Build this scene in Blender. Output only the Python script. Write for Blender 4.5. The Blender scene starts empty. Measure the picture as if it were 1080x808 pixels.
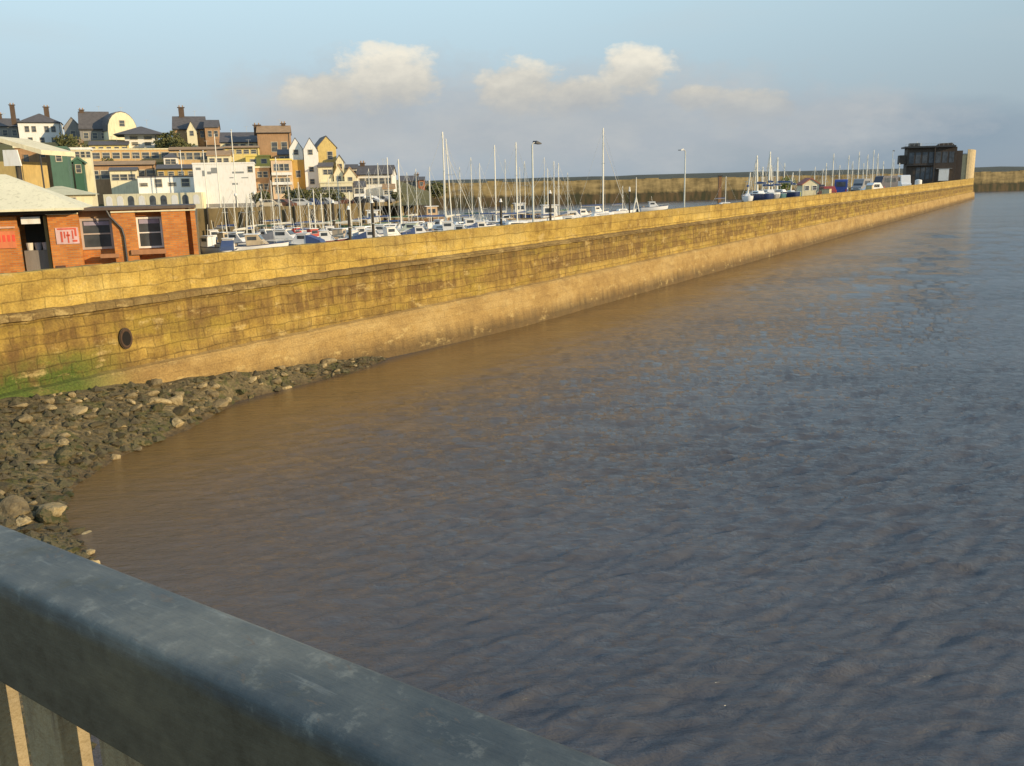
import bpy, bmesh, math, random
from mathutils import Vector, Matrix, noise
R = math.radians
random.seed(7)
S = bpy.context.scene
COL = S.collection
# ------------------------------------------------------------------ camera
F = 935.0; H = 7.5; PITCH = math.atan(210/F); ROLL = -R(1.26)
CAMROT = Matrix.Rotation(math.pi/2-PITCH, 3, 'X') @ Matrix.Rotation(ROLL, 3, 'Z')
cd = bpy.data.cameras.new('camera'); cam = bpy.data.objects.new('camera', cd); COL.objects.link(cam)
cam.location = (0, 0, H); cam.rotation_euler = CAMROT.to_euler()
cd.sensor_width = 36; cd.lens = F/1080*36; cd.clip_end = 20000; cd.clip_start = 0.05
S.camera = cam
def ray(px, py): return CAMROT @ Vector(((px-540)/F, -(py-404)/F, -1))
def at(px, py, Y):
    d = ray(px, py); k = Y/d.y; return Vector((d.x*k, Y, H+d.z*k))
def gr(px, py, z=0.0):
    d = ray(px, py); k = (z-H)/d.z; return Vector((d.x*k, d.y*k, z))
def zat(px, py, Y): return at(px, py, Y).z
def xat(px, Y, py=200): return at(px, py, Y).x
# ------------------------------------------------------------------ materials
MATS = {}
def nodes(name):
    m = bpy.data.materials.new(name); m.use_nodes = True; nt = m.node_tree
    b = nt.nodes['Principled BSDF']; return m, nt, b
def N(nt, t, **k):
    n = nt.nodes.new(t)
    for a, v in k.items():
        if a in n.inputs.keys() if isinstance(a, str) else False: n.inputs[a].default_value = v
        else: setattr(n, a, v)
    return n
def ramp(nt, src, stops, interp='LINEAR'):
    r = nt.nodes.new('ShaderNodeValToRGB'); r.color_ramp.interpolation = interp
    e = r.color_ramp.elements
    while len(e) < len(stops): e.new(0.5)
    for i, (p, c) in enumerate(stops):
        e[i].position = p; e[i].color = (c, c, c, 1) if not hasattr(c, '__len__') else (*c, 1)
    nt.links.new(src, r.inputs[0]); return r.outputs[0]
def mix(nt, f, a, b, mode='MIX'):
    n = nt.nodes.new('ShaderNodeMix'); n.data_type = 'RGBA'; n.blend_type = mode
    for s, v in ((n.inputs[0], f), (n.inputs[6], a), (n.inputs[7], b)):
        if isinstance(v, (int, float)): s.default_value = v
        elif isinstance(v, tuple): s.default_value = (*v, 1)
        else: nt.links.new(v, s)
    return n.outputs[2]
def mth(nt, op, a, b=None, clamp=False):
    n = nt.nodes.new('ShaderNodeMath'); n.operation = op; n.use_clamp = clamp
    for s, v in zip(n.inputs, (a, b)):
        if v is None: continue
        if isinstance(v, (int, float)): s.default_value = v
        else: nt.links.new(v, s)
    return n.outputs[0]
def tex(nt, vec, scale, detail=4, rough=.55, dist=0):
    n = nt.nodes.new('ShaderNodeTexNoise'); n.inputs['Scale'].default_value = scale
    n.inputs['Detail'].default_value = detail; n.inputs['Roughness'].default_value = rough
    n.inputs['Distortion'].default_value = dist
    nt.links.new(vec, n.inputs['Vector']); return n.outputs[0]
def mapping(nt, vec, sc=(1,1,1), rot=(0,0,0), loc=(0,0,0)):
    m = nt.nodes.new('ShaderNodeMapping'); m.inputs['Scale'].default_value = sc
    m.inputs['Rotation'].default_value = rot; m.inputs['Location'].default_value = loc
    nt.links.new(vec, m.inputs['Vector']); return m.outputs[0]
def bump(nt, b, h, strength, dist=.02):
    n = nt.nodes.new('ShaderNodeBump'); n.inputs['Strength'].default_value = strength
    n.inputs['Distance'].default_value = dist
    nt.links.new(h, n.inputs['Height']); nt.links.new(n.outputs[0], b.inputs['Normal'])
def M(name, c, rough=.75, var=.22, scale=1.2, metal=0, bmp=.25, dirt=None):
    if name in MATS: return MATS[name]
    m, nt, b = nodes(name)
    geo = nt.nodes.new('ShaderNodeTexCoord').outputs['Object']
    n1 = tex(nt, geo, scale, 6); n2 = tex(nt, mapping(nt, geo, (3, 3, .5)), scale*2, 4)
    v = mth(nt, 'ADD', n1, n2)
    lo = tuple(x*(1-var) for x in c); hi = tuple(min(1, x*(1+var)) for x in c)
    col = ramp(nt, mth(nt, 'MULTIPLY', v, .5), [(.3, lo), (.7, hi)])
    if dirt:
        col = mix(nt, ramp(nt, n2, [(.5, 0), (.75, .8)]), col, dirt)
    nt.links.new(col, b.inputs['Base Color'])
    b.inputs['Roughness'].default_value = rough; b.inputs['Metallic'].default_value = metal
    bump(nt, b, tex(nt, geo, scale*8, 5), bmp, .02)
    MATS[name] = m; return m
def Mglass(name='glass', c=(.03, .04, .05)):
    if name in MATS: return MATS[name]
    m, nt, b = nodes(name)
    geo = nt.nodes.new('ShaderNodeTexCoord').outputs['Object']
    nt.links.new(ramp(nt, tex(nt, geo, .9, 3), [(.35, c), (.7, tuple(x*2.5 for x in c))]), b.inputs['Base Color'])
    b.inputs['Roughness'].default_value = .12
    MATS[name] = m; return m
# ------------------------------------------------------------------ mesh builder
class MB:
    def __init__(s): s.v = []; s.f = []
    def add(s, vs, fs):
        o = len(s.v); s.v += [tuple(v) for v in vs]; s.f += [tuple(i+o for i in f) for f in fs]; return s
    def box(s, x0, x1, y0, y1, z0, z1, tx=0, ty=0):
        vs = [(x0,y0,z0),(x1,y0,z0),(x1,y1,z0),(x0,y1,z0),(x0+tx,y0+ty,z1),(x1-tx,y0+ty,z1),(x1-tx,y1-ty,z1),(x0+tx,y1-ty,z1)]
        return s.add(vs, [(0,3,2,1),(4,5,6,7),(0,1,5,4),(1,2,6,5),(2,3,7,6),(3,0,4,7)])
    def prism(s, pts, a, b, axis='y'):
        n = len(pts)
        def q(p, t): return (p[0], t, p[1]) if axis == 'y' else ((t, p[0], p[1]) if axis == 'x' else (p[0], p[1], t))
        vs = [q(p, a) for p in pts]+[q(p, b) for p in pts]
        return s.add(vs, [tuple(range(n))[::-1], tuple(range(n, 2*n))]+[(i, (i+1) % n, (i+1) % n+n, i+n) for i in range(n)])
    def tube(s, pts, r, n=8, r2=None):
        pts = [Vector(p) for p in pts]; m = len(pts); vs = []
        for i, p in enumerate(pts):
            d = (pts[min(i+1, m-1)]-pts[max(i-1, 0)]).normalized()
            u = d.cross(Vector((0, 0, 1)) if abs(d.z) < .9 else Vector((1, 0, 0))).normalized(); w = d.cross(u)
            rr = r if r2 is None else r+(r2-r)*i/(m-1)
            for k in range(n):
                a = 2*math.pi*k/n; vs.append(p+u*math.cos(a)*rr+w*math.sin(a)*rr)
        fs = [(i*n+k, i*n+(k+1) % n, (i+1)*n+(k+1) % n, (i+1)*n+k) for i in range(m-1) for k in range(n)]
        fs += [tuple(range(n))[::-1], tuple(range((m-1)*n, m*n))]
        return s.add(vs, fs)
    def ball(s, c, rx, ry, rz, n=10, m=6):
        vs = []
        for i in range(m+1):
            t = math.pi*i/m
            for k in range(n):
                a = 2*math.pi*k/n
                vs.append((c[0]+rx*math.sin(t)*math.cos(a), c[1]+ry*math.sin(t)*math.sin(a), c[2]+rz*math.cos(t)))
        return s.add(vs, [(i*n+k, (i+1)*n+k, (i+1)*n+(k+1) % n, i*n+(k+1) % n) for i in range(m) for k in range(n)])
    def ring(s, c, R_, r, axis='x', n=20, m=8):
        vs = []
        for i in range(n):
            a = 2*math.pi*i/n
            for k in range(m):
                b = 2*math.pi*k/m; q = R_+r*math.cos(b); h = r*math.sin(b)
                p = (h, q*math.cos(a), q*math.sin(a)) if axis == 'x' else ((q*math.cos(a), h, q*math.sin(a)) if axis == 'y' else (q*math.cos(a), q*math.sin(a), h))
                vs.append((c[0]+p[0], c[1]+p[1], c[2]+p[2]))
        return s.add(vs, [(i*m+k, ((i+1) % n)*m+k, ((i+1) % n)*m+(k+1) % m, i*m+(k+1) % m) for i in range(n) for k in range(m)])
    def build(s, name, mat, parent=None, smooth=False, bevel=0, recalc=True):
        me = bpy.data.meshes.new(name); me.from_pydata(s.v, [], s.f)
        bm = bmesh.new(); bm.from_mesh(me)
        bmesh.ops.remove_doubles(bm, verts=bm.verts, dist=1e-5)
        if recalc: bmesh.ops.recalc_face_normals(bm, faces=bm.faces)
        if bevel: bmesh.ops.bevel(bm, geom=bm.edges[:], offset=bevel, segments=2, affect='EDGES', profile=.6)
        bm.to_mesh(me); bm.free()
        if smooth:
            for p in me.polygons: p.use_smooth = True
        me.materials.append(mat)
        o = bpy.data.objects.new(name, me); COL.objects.link(o)
        if parent: o.parent = parent
        return o
def tag(o, label=None, cat=None, group=None, kind=None):
    if label: o['label'] = label
    if cat: o['category'] = cat
    if group: o['group'] = group
    if kind: o['kind'] = kind
    return o
def thing(name, label, cat, loc=(0,0,0), rz=0, group=None):
    o = bpy.data.objects.new(name, None); COL.objects.link(o); o.location = loc; o.rotation_euler = (0, 0, rz)
    o.empty_display_size = .3
    return tag(o, label, cat, group)
def kids(o): return [c for c in COL.objects if c.parent == o]
def copy_tree(o, parent=None):
    c = o.copy(); COL.objects.link(c); c.parent = parent
    for ch in kids(o): copy_tree(ch, c)
    return c
# colours
WHITE = M('white_paint', (.86,.85,.80), .6, .06, .8, dirt=(.66,.62,.52))
BOATW = M('boat_white', (.82,.82,.80), .35, .06, .8)
CREAM = M('cream_render', (.82,.75,.50), .8, .1, .5, dirt=(.5,.43,.28))
YELL = M('yellow_render', (.78,.62,.16), .8, .12, .5)
OCHRE = M('ochre_render', (.50,.34,.10), .85, .15, .5)
SLATE = M('slate_roof', (.12,.11,.105), .75, .35, 1.5)
GREYW = M('grey_render', (.28,.27,.25), .85, .2, .6)
BROWN = M('brown_brick', (.42,.26,.14), .9, .25, .8)
REDB = M('red_brick', (.38,.14,.06), .9, .25, .8)
TILE = M('brown_tile', (.42,.27,.14), .85, .3, 1.2)
TIMB = M('brown_timber', (.36,.21,.10), .8, .3, 1)
GREEN = M('green_paint', (.085,.17,.12), .6, .2, .8)
DGREY = M('dark_metal', (.05,.05,.05), .5, .3, 2)
GALV = M('galvanised', (.55,.55,.50), .45, .12, 2)
NAVY = M('navy_paint', (.03,.05,.13), .35, .2, 1)
BLUE = M('blue_paint', (.05,.10,.36), .35, .15, 1)
REDP = M('red_paint', (.50,.06,.04), .5, .15, 1)
RUBBER = M('black_rubber', (.025,.023,.022), .8, .2, 3)
ALU = M('mast_alloy', (.85,.82,.70), .5, .05, 1)
SAIL = M('furled_sail', (.62,.60,.52), .8, .1, 2)
BLUEC = M('blue_canvas', (.06,.10,.22), .8, .2, 2)
DWOOD = M('dark_weathered_timber', (.06,.05,.035), .85, .3, 2)
GLASS = Mglass('glass', (.055,.062,.068)); GLASSW = Mglass('boat_glass', (.05,.06,.07))
# ------------------------------------------------------------------ the harbour wall line
def wdiff(px): return .262*(1128-px)
def wallpt(px):
    hy = 194-.022*(px-540); return gr(px, hy+wdiff(px), 0)
P0, P1 = wallpt(0), wallpt(1028)
WD = (P1-P0).normalized(); WN = Vector((WD.y, -WD.x, 0))       # WN points out to the sea
WL = (P1-P0).length
def s_of(px):
    d = ray(px, 300); # intersection of the vertical plane through the pixel column with the wall line
    a = Vector((d.x, d.y, 0)); den = a.x*WD.y-a.y*WD.x
    t = (P0.x*WD.y-P0.y*WD.x)/den; q = a*t; return (q-P0).dot(WD)
S560, S400 = s_of(560), s_of(400)
def bend(s): u = max(0, min(1.6, (S560-s)/(S560-S400))); return 1.3*u**1.5 if u < 1 else 1.3+.75*(u-1)*(1-.6*(u-1))
def W(s, out=0, z=0): p = P0+WD*s+WN*(out-bend(s)); return Vector((p.x, p.y, z))
def s_b(px, out=0):
    d = ray(px, 300); tgt = d.x/d.y; lo, hi = -24.0, WL+5
    for _ in range(50):
        m_ = (lo+hi)/2; p = W(m_, out)
        if p.x/p.y < tgt: lo = m_
        else: hi = m_
    return lo
def zadj(s, z): return z if z < .5 else 7.5-(7.5-z)*(1+.04*bend(s))
def ztop(s):
    t = max(0, min(1, s/WL)); return zadj(s, 5.34+.35*t+.5*t**3)
def deckz(s): return ztop(max(s, 0))-1.15
ANG = math.atan2(WD.y, WD.x)
print('wall', P0, P1, WL)
# wall material
def wall_mat(name, kind):
    m, nt, b = nodes(name)
    uv = nt.nodes.new('ShaderNodeUVMap').outputs[0]
    sep = nt.nodes.new('ShaderNodeSeparateXYZ'); nt.links.new(uv, sep.inputs[0]); U, V = sep.outputs[0], sep.outputs[1]
    wob = nt.nodes.new('ShaderNodeVectorMath'); wob.operation = 'ADD'; nt.links.new(uv, wob.inputs[0])
    nz = nt.nodes.new('ShaderNodeTexNoise'); nz.inputs['Scale'].default_value = 1.3; nt.links.new(uv, nz.inputs['Vector'])
    sc = nt.nodes.new('ShaderNodeVectorMath'); sc.operation = 'SCALE'; sc.inputs[3].default_value = .14
    nt.links.new(nz.outputs['Color'], sc.inputs[0]); nt.links.new(sc.outputs[0], wob.inputs[1])
    br = nt.nodes.new('ShaderNodeTexBrick'); nt.links.new(wob.outputs[0], br.inputs['Vector'])
    br.inputs['Scale'].default_value = 1; br.inputs['Mortar Size'].default_value = .018
    br.inputs['Brick Width'].default_value = 1.35 if kind == 'parapet' else .7
    br.inputs['Row Height'].default_value = .52 if kind == 'parapet' else .36
    br.inputs['Mortar Smooth'].default_value = .6; br.inputs['Bias'].default_value = 0
    br.inputs['Color1'].default_value = (0,0,0,1); br.inputs['Color2'].default_value = (1,1,1,1); br.inputs['Mortar'].default_value = (.3,.3,.3,1)
    big = tex(nt, mapping(nt, uv, (.25, .5, 1)), 1, 5); med = tex(nt, uv, 2.2, 6, .65); fine = tex(nt, uv, 14, 6, .7)
    strk = tex(nt, mapping(nt, uv, (2.6, .35, 1)), 1, 6, .6)
    if kind == 'parapet':
        c1, c2, c3 = (.27,.165,.032), (.52,.355,.075), (.62,.465,.14)
    elif kind == 'face':
        c1, c2, c3 = (.20,.118,.024), (.45,.298,.06), (.56,.395,.10)
    elif kind == 'apron':
        c1, c2, c3 = (.27,.165,.05), (.41,.27,.09), (.48,.34,.135)
    else:
        c1, c2, c3 = (.13,.085,.03), (.22,.15,.05), (.36,.26,.10)
    col = ramp(nt, mth(nt, 'ADD', mth(nt, 'MULTIPLY', big, .7), mth(nt, 'MULTIPLY', med, .35)), [(.35, c1), (.52, c2), (.68, c3)])
    if kind != 'apron':
        blk = ramp(nt, br.outputs['Color'], [(0, .72), (.45, .95), (.85, 1.0), (1, 1.35)])
        col = mix(nt, .6 if kind == 'face' else .4, col, blk, 'MULTIPLY')
        col = mix(nt, mth(nt, 'MULTIPLY', br.outputs['Fac'], ramp(nt, med, [(.45, .0), (.68, .17)])), col, (.13,.08,.03))
    else:
        col = mix(nt, mth(nt, 'MULTIPLY', br.outputs['Fac'], .12), col, (.15,.10,.05))
        # weed and damp close to the water, thin streaks
        damp = mth(nt, 'MULTIPLY', ramp(nt, V, [(0, 1), (.5, 1), (.72, 0)]), ramp(nt, strk, [(.45, 0), (.6, 1)]))
        mr = nt.nodes.new('ShaderNodeMapRange'); mr.inputs[1].default_value = -.2; mr.inputs[2].default_value = 1.2
        mr.inputs[3].default_value = 1; mr.inputs[4].default_value = 0; nt.links.new(V, mr.inputs[0])
        damp = mth(nt, 'MULTIPLY', mr.outputs[0], ramp(nt, strk, [(.46, 0), (.62, 1)]))
        col = mix(nt, mth(nt, 'MULTIPLY', damp, .7), col, (.10,.06,.03))
        wet = nt.nodes.new('ShaderNodeMapRange'); wet.inputs[1].default_value = -.25; wet.inputs[2].default_value = .45
        wet.inputs[3].default_value = .85; wet.inputs[4].default_value = 0; nt.links.new(mth(nt, 'ADD', V, mth(nt, 'MULTIPLY', mth(nt, 'ADD', med, strk), -.55)), wet.inputs[0])
        col = mix(nt, wet.outputs[0], col, (.09,.06,.025))
    if kind == 'face':
        # broken darker courses between z 2.7 and 3.9
        band = mth(nt, 'MULTIPLY', ramp(nt, mth(nt, 'DIVIDE', V, 5.0), [(.50, 0), (.58, 1), (.70, 1), (.77, .15)]), 1.0)
        pat = ramp(nt, mth(nt, 'ADD', mth(nt, 'MULTIPLY', br.outputs['Color'], .12), mth(nt, 'ADD', mth(nt, 'MULTIPLY', strk, .6), mth(nt, 'MULTIPLY', big, .5))), [(.50, 0), (.66, 1)])
        col = mix(nt, mth(nt, 'MULTIPLY', mth(nt, 'MULTIPLY', band, pat), .85), col, (.13,.07,.02))
        # string course shadow painted below it, broken up by dirt streaks
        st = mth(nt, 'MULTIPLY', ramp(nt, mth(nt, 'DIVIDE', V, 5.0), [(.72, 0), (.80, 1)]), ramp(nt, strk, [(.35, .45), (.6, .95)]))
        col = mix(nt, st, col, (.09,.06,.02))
        yl = ramp(nt, tex(nt, mapping(nt, uv, (.3,.8,1), loc=(7,3,0)), 1, 4), [(.52, 0), (.62, .6)])
        col = mix(nt, yl, col, (.36,.26,.035))
        lo_ = mth(nt, 'MULTIPLY', ramp(nt, mth(nt, 'DIVIDE', V, 5.0), [(.41, 1), (.52, 0)]), ramp(nt, strk, [(.35, .3), (.6, .9)]))  # ledge shadow painted as a streaky dark band just above the apron
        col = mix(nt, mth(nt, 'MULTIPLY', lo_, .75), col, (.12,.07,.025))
    if kind == 'parapet':
        st = mth(nt, 'MULTIPLY', ramp(nt, mth(nt, 'DIVIDE', V, 6.0), [(.80, 0), (.87, .9)]), ramp(nt, big, [(.4, .1), (.6, .9)]))
        col = mix(nt, mth(nt, 'MULTIPLY', st, .6), col, (.24,.16,.045))
    # green weed at the near end
    if kind in ('face', 'apron'):
        gu = nt.nodes.new('ShaderNodeMapRange'); gu.inputs[1].default_value = s_b(75); gu.inputs[2].default_value = s_b(150)
        gu.inputs[3].default_value = 1; gu.inputs[4].default_value = 0; nt.links.new(U, gu.inputs[0])
        gv = ramp(nt, mth(nt, 'DIVIDE', V, 5.0), [(.26, 1), (.46, 1), (.53, .75), (.60, 0)])
        gm = mth(nt, 'MULTIPLY', mth(nt, 'MULTIPLY', gu.outputs[0], gv), ramp(nt, mth(nt, 'ADD', mth(nt, 'MULTIPLY', med, .6), mth(nt, 'MULTIPLY', big, .4)), [(.36, .45), (.48, 1)]))
        col = mix(nt, mth(nt, 'MULTIPLY', gm, .95), col, mix(nt, fine, (.03,.055,.006), (.10,.16,.018)))
    # broad weathering: long vertical run-off and blotches
    blot = tex(nt, mapping(nt, uv, (.55, .9, 1), loc=(13, 5, 0)), 1, 7, .68, .6)
    runs = tex(nt, mapping(nt, uv, (1.7, .22, 1), loc=(3, 9, 0)), 1, 7, .7, .3)
    if kind != 'apron': col = mix(nt, mth(nt, 'MULTIPLY', ramp(nt, mth(nt, 'ADD', mth(nt, 'MULTIPLY', blot, .5), mth(nt, 'MULTIPLY', runs, .5)), [(.48, 0), (.60, 1)]), .75 if kind == 'face' else .5), col, (.15,.085,.025))
    else: col = mix(nt, mth(nt, 'MULTIPLY', ramp(nt, blot, [(.46, 0), (.66, 1)]), .5), col, (.20,.12,.04))
    col = mix(nt, mth(nt, 'MULTIPLY', ramp(nt, tex(nt, mapping(nt, uv, (.9, 1.6, 1), loc=(31, 2, 0)), 1, 6, .7), [(.57, 0), (.66, 1)]), .6), col, (.56,.42,.17))
    col = mix(nt, .65, col, ramp(nt, fine, [(.3, .5), (.7, 1.4)]), 'MULTIPLY')
    nt.links.new(col, b.inputs['Base Color']); b.inputs['Roughness'].default_value = .9
    hgt = mth(nt, 'SUBTRACT', mth(nt, 'ADD', mth(nt, 'MULTIPLY', med, .8), mth(nt, 'MULTIPLY', fine, .35)), mth(nt, 'MULTIPLY', br.outputs['Fac'], .5 if kind != 'apron' else .1))
    bump(nt, b, hgt, 1, .07)
    return m
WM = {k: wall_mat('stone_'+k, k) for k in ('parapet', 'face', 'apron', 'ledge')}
slist = []; s = -22.0
while s < WL: slist.append(s); s += .22 if s < 35 else (.4 if s < 90 else 1.0)
slist.append(WL)
def strip(name, prof, mat, parent, sub=.16, amp=.03, flat=False):
    # prof: (out, z) with z as number or 't+..' relative to the top
    me = bpy.data.meshes.new(name); vs = []; fs = []; uv = []
    seg = []
    for i in range(len(prof)-1):
        a, b_ = prof[i], prof[i+1]
        def zz(p, s): return (ztop(s)+p[1][1]) if isinstance(p[1], tuple) else zadj(s, p[1])
        L_ = math.hypot(a[0]-b_[0], zz(a, 0)-zz(b_, 0)); n = max(1, int(L_/sub))
        for k in range(n): seg.append((a, b_, k/n))
    seg.append((prof[-2], prof[-1], 1.0)); m = len(seg); acc = 0
    for s in slist:
        for a, b_, t in seg:
            o = a[0]+(b_[0]-a[0])*t; za = zz(a, s); zb = zz(b_, s); z = za+(zb-za)*t
            p = W(s, o, z)
            bl = noise.cell(Vector((s/1.1+(int(z/.4) % 2)*.5, z/.4, 3)))-.5
            nn = noise.noise(p*.9)*.6+noise.noise(p*3.1)*.4
            d = amp*(nn*1.6+bl*.5)
            vs.append(p+WN*d+Vector((0, 0, noise.noise(p*1.7+Vector((9, 0, 0)))*amp*.9)))
            uv.append((s, z-o*.3))
    for i in range(len(slist)-1):
        for k in range(m-1): fs.append((i*m+k, (i+1)*m+k, (i+1)*m+k+1, i*m+k+1))
    # end cap
    fs.append(tuple((len(slist)-1)*m+k for k in range(m))[::-1])
    me.from_pydata(vs, [], fs); ul = me.uv_layers.new(name='UVMap')
    for l in me.loops: ul.data[l.index].uv = uv[l.vertex_index]
    for p in me.polygons: p.use_smooth = False
    me.materials.append(mat); me.validate(); me.update()
    o = bpy.data.objects.new(name, me); COL.objects.link(o); o.parent = parent; return o
hw = thing('harbour_wall', 'long golden sandstone harbour wall running from the rocky beach out to the pier end', 'wall')
strip('parapet', [(-1.25, ('t', -1.3)), (-1.25, ('t', 0)), (-.72, ('t', 0.02)), (-.68, ('t', -.03)), (-.70, 4.25)], WM['parapet'], hw, amp=.03)
strip('string_course', [(-.70, 4.26), (-.52, 4.20), (-.50, 4.02), (-.64, 3.98)], WM['ledge'], hw, amp=.035)
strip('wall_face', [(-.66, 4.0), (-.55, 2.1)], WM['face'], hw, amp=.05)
strip('apron', [(-.62, 2.12), (-.34, 2.05), (-.24, 1.92), (0, 0), (.12, -1.5)], WM['apron'], hw, amp=.035)
# ------------------------------------------------------------------ setting
# water
def water():
    m, nt, b = nodes('harbour_water')
    geo = nt.nodes.new('ShaderNodeNewGeometry').outputs['Position']
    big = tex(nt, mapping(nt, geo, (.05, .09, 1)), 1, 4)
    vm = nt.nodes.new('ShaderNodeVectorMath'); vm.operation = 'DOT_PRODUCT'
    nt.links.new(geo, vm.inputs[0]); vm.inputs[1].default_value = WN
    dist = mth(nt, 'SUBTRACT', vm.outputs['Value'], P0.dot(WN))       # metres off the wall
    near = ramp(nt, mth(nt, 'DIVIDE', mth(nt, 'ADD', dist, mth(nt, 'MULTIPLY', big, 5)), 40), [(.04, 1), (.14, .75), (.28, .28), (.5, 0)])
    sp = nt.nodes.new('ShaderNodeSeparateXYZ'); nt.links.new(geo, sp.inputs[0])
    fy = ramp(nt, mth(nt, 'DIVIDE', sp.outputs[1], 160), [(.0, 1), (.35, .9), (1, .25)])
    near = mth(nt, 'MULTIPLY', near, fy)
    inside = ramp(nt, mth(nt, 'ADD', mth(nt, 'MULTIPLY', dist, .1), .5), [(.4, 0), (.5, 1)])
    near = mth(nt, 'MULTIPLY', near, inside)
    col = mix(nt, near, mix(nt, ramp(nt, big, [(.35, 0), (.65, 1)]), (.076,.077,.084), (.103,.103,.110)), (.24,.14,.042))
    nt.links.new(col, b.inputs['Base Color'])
    b.inputs['Roughness'].default_value = .16; b.inputs['IOR'].default_value = 1.33
    dn = nt.nodes.new('ShaderNodeVectorMath'); dn.operation = 'LENGTH'; nt.links.new(geo, dn.inputs[0])
    nt.links.new(ramp(nt, mth(nt, 'DIVIDE', dn.outputs['Value'], 300), [(.02, .05), (.3, .10), (1, .2)]), b.inputs['Roughness'])
    rot = (0, 0, R(14))
    r1 = tex(nt, mapping(nt, geo, (.9, 3.0, 1), rot), 1, 6, .68, .9)
    r2 = tex(nt, mapping(nt, geo, (4, 12, 1), (0, 0, R(-8))), 1, 4, .6, .5)
    r3 = tex(nt, mapping(nt, geo, (.22, .62, 1), (0, 0, R(22))), 1, 3, .5, .8)
    r4 = tex(nt, mapping(nt, geo, (1.6, 4.5, 1), (0, 0, R(-20)), (5, 9, 0)), 1, 5, .6, .6)
    h = mth(nt, 'ADD', mth(nt, 'ADD', mth(nt, 'MULTIPLY', r1, .5), mth(nt, 'MULTIPLY', r2, .13)), mth(nt, 'ADD', mth(nt, 'MULTIPLY', r3, .8), mth(nt, 'MULTIPLY', r4, .35)))
    patch = ramp(nt, tex(nt, mapping(nt, geo, (.045, .12, 1), (0, 0, R(18))), 1, 4, .55), [(.35, .55), (.62, 1)])
    calm = mth(nt, 'MULTIPLY', patch, mth(nt, 'SUBTRACT', 1, mth(nt, 'MULTIPLY', near, .8)))
    bn = nt.nodes.new('ShaderNodeBump'); bn.inputs['Distance'].default_value = .2
    nt.links.new(calm, bn.inputs['Strength']); nt.links.new(h, bn.inputs['Height'])
    nt.links.new(bn.outputs[0], b.inputs['Normal'])
    return m
mb = MB(); mb.add([(-6000,-300,-4),(6000,-300,-4),(6000,9000,-4),(-6000,9000,-4)], [(0,1,2,3)])
tag(mb.build('seabed', M('mud', (.12,.08,.04))), kind='structure')
# beach
shore = [(-60,2),(-9,3.5)]
SH = [gr(*p) for p in [(95,812),(96,700),(98,620),(96,585),(72,560),(66,530),(78,512),(120,484),(200,452),(250,423),(340,400),(380,390),(402,381),(414,374)]]
FOOT = [(-25, 1.9), (s_b(0), 1.62), (s_b(200), 1.0), (s_b(350), .38), (s_b(400), .16), (s_b(590), .04), (s_b(620), -.1), (999, -.5)]
def wall_foot_z(s):  # beach level at the wall
    pts = FOOT
    for (a, za), (b_, zb) in zip(pts, pts[1:]):
        if a <= s <= b_: return za+(zb-za)*(s-a)/(b_-a)
    return 1.9
def shore_dist(p):
    best = 1e9; ins = False; poly = [(q.x, q.y) for q in SH]; poly = [(poly[0][0], -12)]+poly
    for (x0, y0), (x1, y1) in zip(poly, poly[1:]):
        dx, dy = x1-x0, y1-y0; t = max(0, min(1, ((p.x-x0)*dx+(p.y-y0)*dy)/(dx*dx+dy*dy)))
        best = min(best, math.hypot(p.x-x0-dx*t, p.y-y0-dy*t))
    full = poly+[(W(s_b(414)+1, -3).x, W(s_b(414)+1, -3).y), (-60, W(s_b(414)).y), (-60, -12)]
    j = len(full)-1
    for i in range(len(full)):
        xi, yi = full[i]; xj, yj = full[j]
        if (yi > p.y) != (yj > p.y) and p.x < (xj-xi)*(p.y-yi)/(yj-yi)+xi: ins = not ins
        j = i
    return best if ins else -best
def beach_z(p):
    d = shore_dist(p); q = p-P0; s = q.dot(WD); off = q.dot(WN)+bend(s)
    if d <= 0: return max(-1.2, d*.35)
    wz = max(.0, wall_foot_z(s)); off = max(off, .05)
    t = d/(d+off); return .02+wz*t**.8+.12*noise.noise(p*.8)*min(1, d)
mb = MB(); nx, ny = 190, 300; xa, xb, ya, yb = -30, 8, -10, 62; idx = {}
for j in range(ny+1):
    for i in range(nx+1):
        p = Vector((xa+(xb-xa)*i/nx, ya+(yb-ya)*j/ny, 0)); idx[i, j] = len(mb.v)
        z = beach_z(p)+.03*noise.noise(p*5)
        if (p-P0).dot(WN)+bend((p-P0).dot(WD)) < -.6: z = -1.5
        mb.v.append((p.x, p.y, z))
for j in range(ny):
    for i in range(nx): mb.f.append((idx[i, j], idx[i+1, j], idx[i+1, j+1], idx[i, j+1]))
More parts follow.
